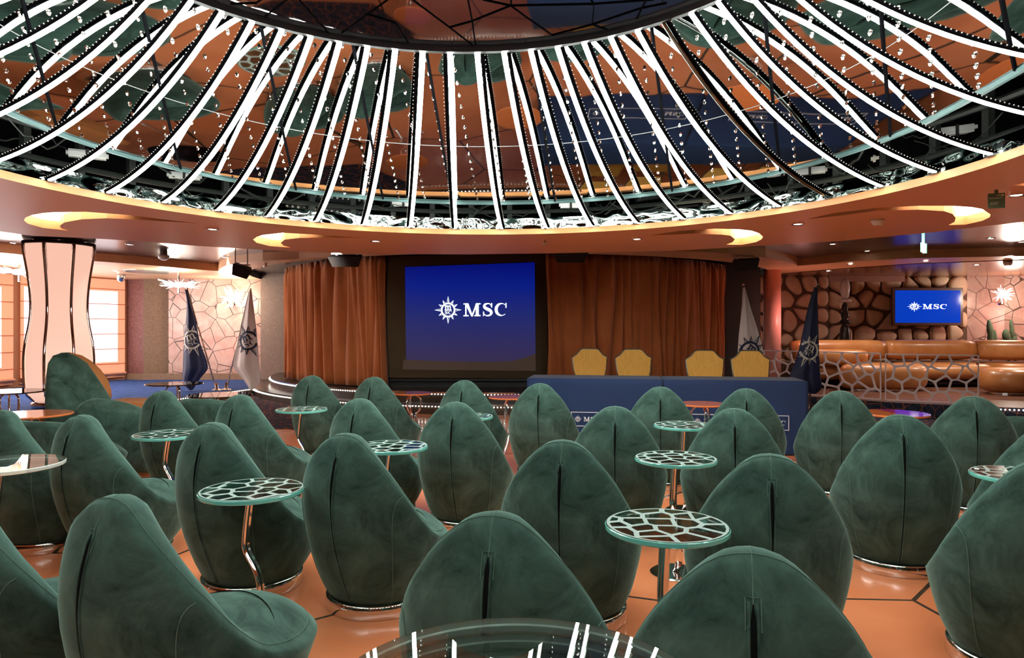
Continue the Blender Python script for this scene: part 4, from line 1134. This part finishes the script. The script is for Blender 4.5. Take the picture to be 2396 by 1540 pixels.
# far tables
def tripod_table(cx, cy, rad, lab, m, zt=.62, grp='coloured round tables', base=0.0, two=None):
    D = F * (CH - zt - base) / (cy - 770); X = (cx - 1198) / F * D
    root = empty('round_table', (X, D, base), R(rgt.uniform(-40, 40)), lab, 'table', grp)
    bm = bmesh.new(); lathe(bm, [(0, zt - .016), (rad - .004, zt - .016), (rad, zt - .012), (rad, zt - .004), (rad - .004, zt), (0, zt)], seg=48); 
    mesh_obj('table_top', bm, m, root)
    if two:
        bm = bmesh.new(); h = [(rad * math.cos(R(a)), rad * math.sin(R(a)), zt + .001) for a in range(-90, 91, 10)]; poly(bm, h); o = mesh_obj('table_top_inlay', bm, two, root); o.rotation_euler = (0, 0, -root.rotation_euler.z)
    for k in range(3):
        a = R(120 * k); bm = bmesh.new(); pts = [(.03, zt - .02), (.10, zt - .08), (.09, .36), (.03, .28), (.06, .16), (.16, .03), (.2, .012)]
        tube(bm, [Vector((x * math.cos(a), x * math.sin(a), z)) for x, z in cr(pts, 4)], .012, 8); mesh_obj('leg', bm, chrome, root, True)
tripod_table(966, 919, .235, 'small orange round table before the stage steps between two green chairs', orglass, zt=.56)
tripod_table(1195, 928, .24, 'small orange round table partly behind the chair at the left corner of the navy table', orglass)
tripod_table(1642, 944, .24, 'small bright orange round table directly before the navy tables', orglass)
tripod_table(2090, 966, .28, 'small orange and magenta round table below the cut-out fence', orglass, two=magglass)
tripod_table(72, 968, .30, 'orange glossy round table beside the green settee at the left', orglass, zt=.66)
tripod_table(22, 915, .38, 'dark glass round table on curved chrome legs at the far left', dglass, grp='glass tables on curved legs')
tripod_table(408, 897, .36, 'dark glass round table on curved chrome legs below the navy flag', dglass, grp='glass tables on curved legs', base=0)
tripod_table(514, 923, .34, 'dark glass round table on curved chrome legs below the white flag', dglass, grp='glass tables on curved legs')

# ================================================================== LEFT: lit column, blinds, sconces
colp = (PD(140, 900, 10.3).x, 10.3)
cl = empty('lit_column', (colp[0], colp[1], .15), R(10), 'hourglass-shaped column of backlit pink panels with chrome ribs', 'column'); cl.scale = (.88, .88, 1)
prof = [(0.0, .36), (.12, .48), (.55, .52), (.85, .50), (1.15, .44), (1.40, .415), (1.75, .435), (2.1, .49), (2.32, .53), (2.38, .53)]
prof = [(.14 + z * .97, r) for z, r in prof]
zc = [.14 + (2.45 - .14) * k / 24 for k in range(25)]
NS = 8
def cpt(a, z, e=0): r = smooth_tab(prof, z) + e; return Vector((r * math.cos(R(a)), r * math.sin(R(a)), z))
for s in range(NS):
    a0, a1 = s * 45 + 3, (s + 1) * 45 - 3
    bm = bmesh.new(); loft(bm, [[cpt(a0, z) * 1.0, (cpt(a0, z) + cpt(a1, z)) / 2 * 1.02, cpt(a1, z)] for z in zc], False)
    mesh_obj('lit_panel', bm, pinkglow, cl, True)
    bm = bmesh.new(); tube(bm, [cpt(s * 45, z, .015) for z in zc], .026, 8); mesh_obj('chrome_rib', bm, chrome, cl, True)
bm = bmesh.new(); lathe(bm, [(.36, 0), (.40, .02), (.42, .10), (.36, .14), (.3, .16)], seg=32); mesh_obj('base', bm, chrome, cl, True)
bm = bmesh.new(); rr = smooth_tab(prof, 2.45)
loft(bm, [[Vector((r * math.cos(R(45 * k)), r * math.sin(R(45 * k)), z)) for k in range(8)] for r, z in ((rr - .02, 2.44), (rr + .035, 2.45), (rr + .045, 2.47), (rr + .02, 2.495), (rr - .1, 2.50))], True, True); mesh_obj('cap', bm, blackm, cl)
bm = bmesh.new(); cyl(bm, (0, 0, 2.51), .40, .02, 40); mesh_obj('collar', bm, chrome, cl, True)

# windows with roman blinds
def blind_unit(a, b, z0, z1, lab, n, lit=(.05, .78)):
    a, b = Vector(a), Vector(b); d = (b - a).normalized(); nrm = Vector((-d.y, d.x));
    if nrm.dot(Vector((0, 6)) - a) < 0: nrm = -nrm
    root = empty('roman_blind', (a.x, a.y, z0), 0, lab, 'blind', 'orange roman blinds'); o = Vector((a.x, a.y, z0)); L = (b - a).length
    def pt(u, z, e): q = a + d * (u * L) + nrm * e; return Vector((q.x, q.y, z)) - o
    H = z1 - z0
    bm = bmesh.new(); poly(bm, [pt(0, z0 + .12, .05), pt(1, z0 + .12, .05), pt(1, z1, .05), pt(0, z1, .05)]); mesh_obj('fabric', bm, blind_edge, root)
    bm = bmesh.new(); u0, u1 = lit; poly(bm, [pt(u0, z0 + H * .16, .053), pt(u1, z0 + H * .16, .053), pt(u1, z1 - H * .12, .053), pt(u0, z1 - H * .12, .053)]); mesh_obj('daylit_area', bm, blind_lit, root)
    bm = bmesh.new()
    for k in range(n):
        z = z0 + H * (.14 + .76 * k / (n - 1)); tube(bm, [pt(0, z, .06), pt(1, z, .06)], .008, 5)
    mesh_obj('rod_pocket', bm, seamor, root)
    bm = bmesh.new(); rows = []
    for r_ in range(6):
        rows.append([pt(k / 30, z0 + .13 - .13 * r_ / 5, .06 + .02 * math.sin(k * 1.1 + r_ * .7) * (r_ / 5) + .05 * math.sin(r_ * 1.2)) for k in range(31)])
    loft(bm, rows, False); mesh_obj('hem', bm, blind, root, True)
blind_unit((-9.22, 16.2), (-10.15, 14.05), .22, 2.50, 'orange roman blind lit by daylight, right of the pink column', 6, (.08, .97))
blind_unit((-10.2, 13.9), (-10.48, 11.0), .22, 2.46, 'orange roman blind lit by daylight at the left picture edge', 6, (.10, .97))
lamp('AREA', 'window_daylight', (-9.6, 13.2, 1.6), 120, (1, .95, .95), (R(90), 0, R(-78)), shape='RECTANGLE', size=4.5, size_y=1.6)

def burst(p, r, n, lab, seed, hang=False, power=25, name='crystal_sconce'):
    rg = random.Random(seed); root = empty(name, p, 0, lab, 'lamp')
    bm = bmesh.new()
    for k in range(n):
        a = rg.uniform(0, 2 * math.pi); e = rg.uniform(-.35, .5) if hang else rg.uniform(-1.2, 1.2)
        d = Vector((math.cos(a) * math.cos(e), (math.sin(a) * math.cos(e)) * (1 if hang else .5) - (0 if hang else .3), math.sin(e) * .55)).normalized(); L = r * rg.uniform(.55, 1.0)
        tube(bm, [d * .05, d * L * .6, d * L], [.003, .006, .002], 5)
    mesh_obj('crystal_spikes', bm, crys_e, root)
    bm = bmesh.new(); sph(bm, (0, -.02, 0), r * .22, seg=12, sc=(1.3, 1, .6)); mesh_obj('bulb_cluster', bm, crys_e, root, True)
    bm = bmesh.new()
    if hang: cyl(bm, (0, 0, -.12), .02, .1, 12); hh = ZP - p[2]; cyl(bm, (0, 0, hh / 2), .02, hh, 12)
    else: cyl(bm, (-.02, -.01, -.2), .06, .04, 16); box(bm, (0, .03, -.1), (.03, .03, .2))
    mesh_obj('mount', bm, chrome, root)
    lamp('POINT', 'sconce_light', Vector(p) + Vector((0, -.35, -.05)), power, (1, .88, .72), shadow_soft_size=.15)
burst(PD(418, 667, 14.0), .42, 90, 'crystal spray chandelier glowing under the ceiling left of the navy flag', 1, True, 40, 'crystal_chandelier')
burst(PD(548, 697, 16.0), .34, 70, 'crystal spray wall lamp glowing on the crazed panel between the flags', 2, False, 40)
burst(PD(45, 637, 12.2), .42, 70, 'crystal spray chandelier glowing behind the pink column at the far left', 3, True, 30, 'crystal_chandelier')
burst(PD(2343, 690, 14.6), .24, 60, 'crystal spray wall lamp glowing right of the television', 4, False, 40)
bm = bmesh.new(); p = PH(418, 647, 1.172); lathe(bm, [(0, -.004), (.5, -.004), (.5, .004), (0, .004)], seg=40); o = mesh_obj('ceiling_plate', bm, mat('pale_mirror', (.8, .85, .82), .1, .6), label='round pale plate on the ceiling above the middle chandelier', cat='ceiling plate'); o.location = (p.x, 14.0, ZP - .005)

# ================================================================== RIGHT: fence, stone wall, tv, sofas
def fence_panel(a, b, z0, z1, lab, seed, s=.19):
    a, b = Vector(a), Vector(b); L = (b - a).length; d = (b - a).normalized(); root = empty('cutout_fence_panel', (a.x, a.y, z0), math.atan2(d.y, d.x), lab, 'fence', 'cut-out fence panels')
    H = z1 - z0; rg = random.Random(seed); bnd = rect(0, 0, L, H); bm = bmesh.new()
    pts = jitter_pts(0, L, 0, H, s, .36, rg)
    for c in voronoi(pts, bnd):
        i = inset_cell(c, rg.uniform(.011, .019))
        if i: i = round_poly(i, 1, .12)
        lps = [c] + ([i] if i else [])
        for y in (-.006, .006):
            es = []
            for lp in lps:
                vs = [bm.verts.new((x, y, z)) for x, z in lp]
                for k in range(len(vs)):
                    if (vs[k].co - vs[(k + 1) % len(vs)].co).length > 1e-7: es.append(bm.edges.new((vs[k], vs[(k + 1) % len(vs)])))
            bmesh.ops.triangle_fill(bm, edges=es, use_beauty=True)
        if i:
            for k in range(len(i)):
                p, q = i[k], i[(k + 1) % len(i)]; bm.faces.new([bm.verts.new(v) for v in ((p[0], -.006, p[1]), (q[0], -.006, q[1]), (q[0], .006, q[1]), (p[0], .006, p[1]))])
    mesh_obj('cutout_sheet', bm, fencew, root)
    bm = bmesh.new(); t = .018
    for c, s_ in (((L / 2, 0, 0.009), (L, .02, t)), ((L / 2, 0, H - .009), (L, .02, t)), ((.009, 0, H / 2), (t, .02, H)), ((L - .009, 0, H / 2), (t, .02, H))): box(bm, c, s_)
    mesh_obj('frame', bm, fencew, root)
    bm = bmesh.new(); cyl(bm, (L - .02, -.015, H * .82), .02, .02, 10, M=Matrix.Translation((L - .02, -.015, H * .82)) @ Matrix.Rotation(R(90), 4, 'X')); mesh_obj('hinge', bm, chrome, root)
fence_panel((4.50, 12.22), (5.82, 10.76), .225, .975, 'pale cut-out metal fence panel behind the navy flag', 3, .21)
fence_panel((5.86, 10.73), (6.93, 10.13), .225, .965, 'pale cut-out metal fence panel before the long leather ottoman, right one', 4, .20)
# stone wall
bm = bmesh.new()
def stone_wall(bm, a, b, z0, z1, s, seed, hole=None):
    a, b = Vector(a), Vector(b); d = (b - a).normalized(); nrm = Vector((-d.y, d.x)); L = (b - a).length
    if nrm.dot(Vector((0, 6)) - a) < 0: nrm = -nrm
    rg = random.Random(seed); W3 = lambda x, z, e: (a.x + d.x * x + nrm.x * e, a.y + d.y * x + nrm.y * e, z)
    bm.faces.new([bm.verts.new(W3(x, z, 0)) for x, z in ((0, z0), (L, z0), (L, z1), (0, z1))]).material_index = 1
    pts = jitter_pts(0, L, z0, z1, s, .34, rg)
    for c in voronoi(pts, rect(0, z0, L, z1)):
        i = inset_cell(c, .022)
        if not i: continue
        i = round_poly(i, 3, .25); cx = sum(p[0] for p in i) / len(i); cz = sum(p[1] for p in i) / len(i)
        rings = []
        for k, e in ((1, 0), (1, .03), (.95, .06), (.85, .08), (.6, .095), (.25, .10)):
            rings.append([Vector(W3(cx + (x - cx) * k, cz + (z - cz) * k, e)) for x, z in i])
        loft(bm, rings, True, True, 0)
stone_wall(bm, (5.2, 15.15), (7.0, 15.1), .22, 2.56, .36, 2)
stone_wall(bm, (7.0, 15.3), (10.2, 15.3), .22, 2.56, .38, 5)
struct('wall_back_right', bm, [stone, stoneg], smooth=True)
wall_obj('wall_back_right', [(10.2, 15.35), (11.0, 15.25), (13.5, 13.9)], .22, WT, wallpat)
bm = bmesh.new(); box(bm, (7.6, 15.22, 2.47), (2.2, .2, .14)); struct('trim_7', bm, mat('pink_beam', (.45, .25, .2), .5))
# television
TV = PD(2172, 717.5, 14.95); tv = empty('television', TV, 0, 'flat television on the padded stone wall showing a white emblem and MSC on blue', 'television')
bm = bmesh.new(); box(bm, (0, .05, 0), (1.56, .06, .83), bev=.01)
mesh_obj('frame', bm, mat('brown_tv_frame', (.12, .06, .05), .3), tv)
bm = bmesh.new(); box(bm, (0, .018, 0), (1.43, .006, .71)); mesh_obj('display', bm, tv_e, tv)
logo_parts(lambda u, v: Vector((-.30 + u * .165, .010, v * .115)), logo_e, tv)
# statue
p = PD(1977, 800, 14.8); p.z = .85; sta = empty('totem_statue', p, 0, 'slim dark totem sculpture with a pale oval head in front of the stone wall', 'sculpture'); sta.scale = (.8, .8, 1)
bm = bmesh.new(); lathe(bm, [(.06, -.2), (.13, .1), (.14, .35), (.12, .5), (.09, .58), (.06, .60), (.14, .63), (.14, .67), (.06, .70), (.10, .76), (.11, .84), (.06, .89), (.08, .94), (.085, 1.0), (.05, 1.05), (.05, 1.08)], seg=24); mesh_obj('body', bm, darkst, sta, True)
bm = bmesh.new(); lathe(bm, [(.05, 1.07), (.16, 1.09), (.17, 1.12), (.15, 1.15), (.05, 1.16)], seg=24); lathe(bm, [(.05, 1.15), (.10, 1.2), (.125, 1.35), (.12, 1.48), (.08, 1.57), (0, 1.60)], seg=24); sph(bm, (.09, -.08, 1.42), .02, seg=8); mesh_obj('head', bm, palest, sta, True)
bm = bmesh.new(); prism(bm, [(5.3, 14.3), (11.5, 14.3), (11.5, 15.1), (5.3, 15.1)], .22, .66); struct('trim_8', bm, stoneg)
# sofa: modules swept along a path
def module(path, x0lab, parent, yaxis=None, D_=.30):
    pass
sofa = empty('leather_sofa', (8.3, 13.6, .22), 0, 'long tan leather sectional sofa under the television', 'sofa')
so = Vector((8.3, 13.6, .22))
def cush(bm, x0, x1, y, z, ry, rz_, n=14, yb=None, bulge=.05):
    rings = []
    for k in range(n + 1):
        t = k / n; e = min(1, math.sin(math.pi * t) * 3.2 + .0) ** .5 if 0 < t < 1 else .35
        x = x0 + (x1 - x0) * t; yy = y + ((yb - y) * t if yb is not None else 0); ring = []
        for q in range(20):
            a = 2 * math.pi * q / 20; ca, sa = math.cos(a), math.sin(a)
            ring.append(Vector((x, yy + ry * math.copysign(abs(ca) ** .7, ca) * (.8 + .2 * e), z + rz_ * math.copysign(abs(sa) ** .7, sa) * (.8 + .2 * e))) - so)
        rings.append(ring)
    loft(bm, rings, True, True)
mods = [(5.62, 7.55, 13.7, 13.9), (7.58, 9.35, 13.9, 13.9), (9.38, 10.85, 13.85, 13.2), (10.88, 12.6, 13.15, 12.3)]
for x0, x1, ya, yb in mods:
    bm = bmesh.new(); cush(bm, x0, x1, ya, .93, .20, .20, yb=yb); mesh_obj('back_cushion', bm, leather, sofa, True)
    bm = bmesh.new(); cush(bm, x0, x1, ya - .35, .52, .42, .17, yb=yb - .35); mesh_obj('seat_cushion', bm, leather, sofa, True)
    bm = bmesh.new(); cush(bm, x0 + .05, x1 - .05, ya - .2, .3, .4, .075, yb=yb - .2); mesh_obj('plinth', bm, blackm, sofa)
arm = bmesh.new(); cush(arm, 5.5, 6.7, 13.1, .80, .18, .16, yb=13.0); mesh_obj('arm_cushion', arm, leather, sofa, True)
def ottoman(cx, cy, D, rx, ry, h, lab, z0=.22, rz=0):
    X = (cx - 1198) / F * D; root = empty('ottoman', (X, D, z0), rz, lab, 'ottoman')
    bm = bmesh.new(); seg = 40; rings = []
    for a in (-80, -60, -40, -20, 0, 20, 40, 60, 78, 89):
        k = math.cos(R(a)) ** .55; z = h / 2 + .03 + (h / 2) * math.copysign(abs(math.sin(R(a))) ** .9, math.sin(R(a)))
        rings.append([Vector(((rx - .22 + .22 * k) * math.copysign(abs(math.cos(t)) ** .8, math.cos(t)) if rx > .5 else rx * (.45 + .55 * k) * math.cos(t), ry * (.45 + .55 * k) * math.sin(t), z)) for t in [2 * math.pi * q / seg for q in range(seg)]])
    loft(bm, rings, True, True); mesh_obj('cushion', bm, leather, root, True)
    bm = bmesh.new(); rings = [[Vector((rx * .72 * math.cos(2 * math.pi * q / 30), ry * .6 * math.sin(2 * math.pi * q / 30), z)) for q in range(30)] for z in (0, .045)]; loft(bm, rings, True, True); mesh_obj('base', bm, chrome, root)
ottoman(2066, 875, 12.6, .80, .36, .45, 'long pill-shaped tan leather ottoman seen through the cut-out fence')
ottoman(2372, 885, 11.9, .53, .45, .42, 'round tan leather ottoman on a chrome base at the right edge', rz=0)
# cacti
def cactus(px, lobes, lab, D=14.6):
    X = (px - 1198) / F * D; root = bmesh.new()
    for (x, z, rx, rz_) in lobes: sph(root, (x, 0, z), 1.0, seg=14, sc=(rx, rx * .8, rz_))
    o = mesh_obj('cactus', root, cactusm, smooth=True, label=lab, cat='plant', group='cacti behind the sofa'); o.location = (X, D, .66)
cactus(2320, [(-.02, .42, .07, .42), (-.05, .72, .055, .18), (.06, .38, .06, .3)], 'tall single-stemmed cactus behind the sofa, left of the other cacti')
cactus(2360, [(0, .3, .06, .32), (-.06, .55, .075, .14), (.07, .62, .05, .16), (.05, .78, .035, .12), (.10, .45, .06, .1)], 'branching prickly pear cactus behind the sofa under the wall lamp')
cactus(2376, [(0, .25, .045, .3), (0.0, .45, .035, .14)], 'smallest cactus behind the sofa, right of the prickly pear')

# ================================================================== added room fill, curtain spots and pink washes, all without fixtures
for x, y, pw in ((-7.5, 6.5, 40), (8.5, 6.5, 40), (-8, 11.5, 30), (9.5, 12.0, 150), (7.0, 12.6, 120), (-7, 14.8, 30), (-7.5, 1, 40), (8, 1, 40), (0, -4.5, 60)):
    lamp('SPOT', 'room_fill_spot', (x, y, 2.40), pw, (1, .88, .76), spot_size=R(140), spot_blend=.8, shadow_soft_size=.08)  # added spots brightening chairs and walls, no downlight modelled here
lamp('SPOT', 'curtain_spot', (-2.6, 9.2, 2.35), 60, (1, .82, .68), (R(62), 0, R(-2)), spot_size=R(75), spot_blend=.9, shadow_soft_size=.15)  # unseen spot brightening the left curtain, no fixture modelled
lamp('SPOT', 'curtain_spot', (2.4, 9.2, 2.35), 14, (1, .80, .62), (R(62), 0, R(4)), spot_size=R(80), spot_blend=.9, shadow_soft_size=.15)
lamp('POINT', 'pink_wash', (5.6, 13.2, 1.6), 12, (1, .45, .4), shadow_soft_size=.1)
lamp('POINT', 'pink_wash', (-6.7, 15.6, .9), 6, (1, .35, .3), shadow_soft_size=.1)
lamp('POINT', 'pink_wash', (11.6, 13.9, 1.7), 60, (1, .5, .45), shadow_soft_size=.1)  # added pink lamp tinting the wall right of the television
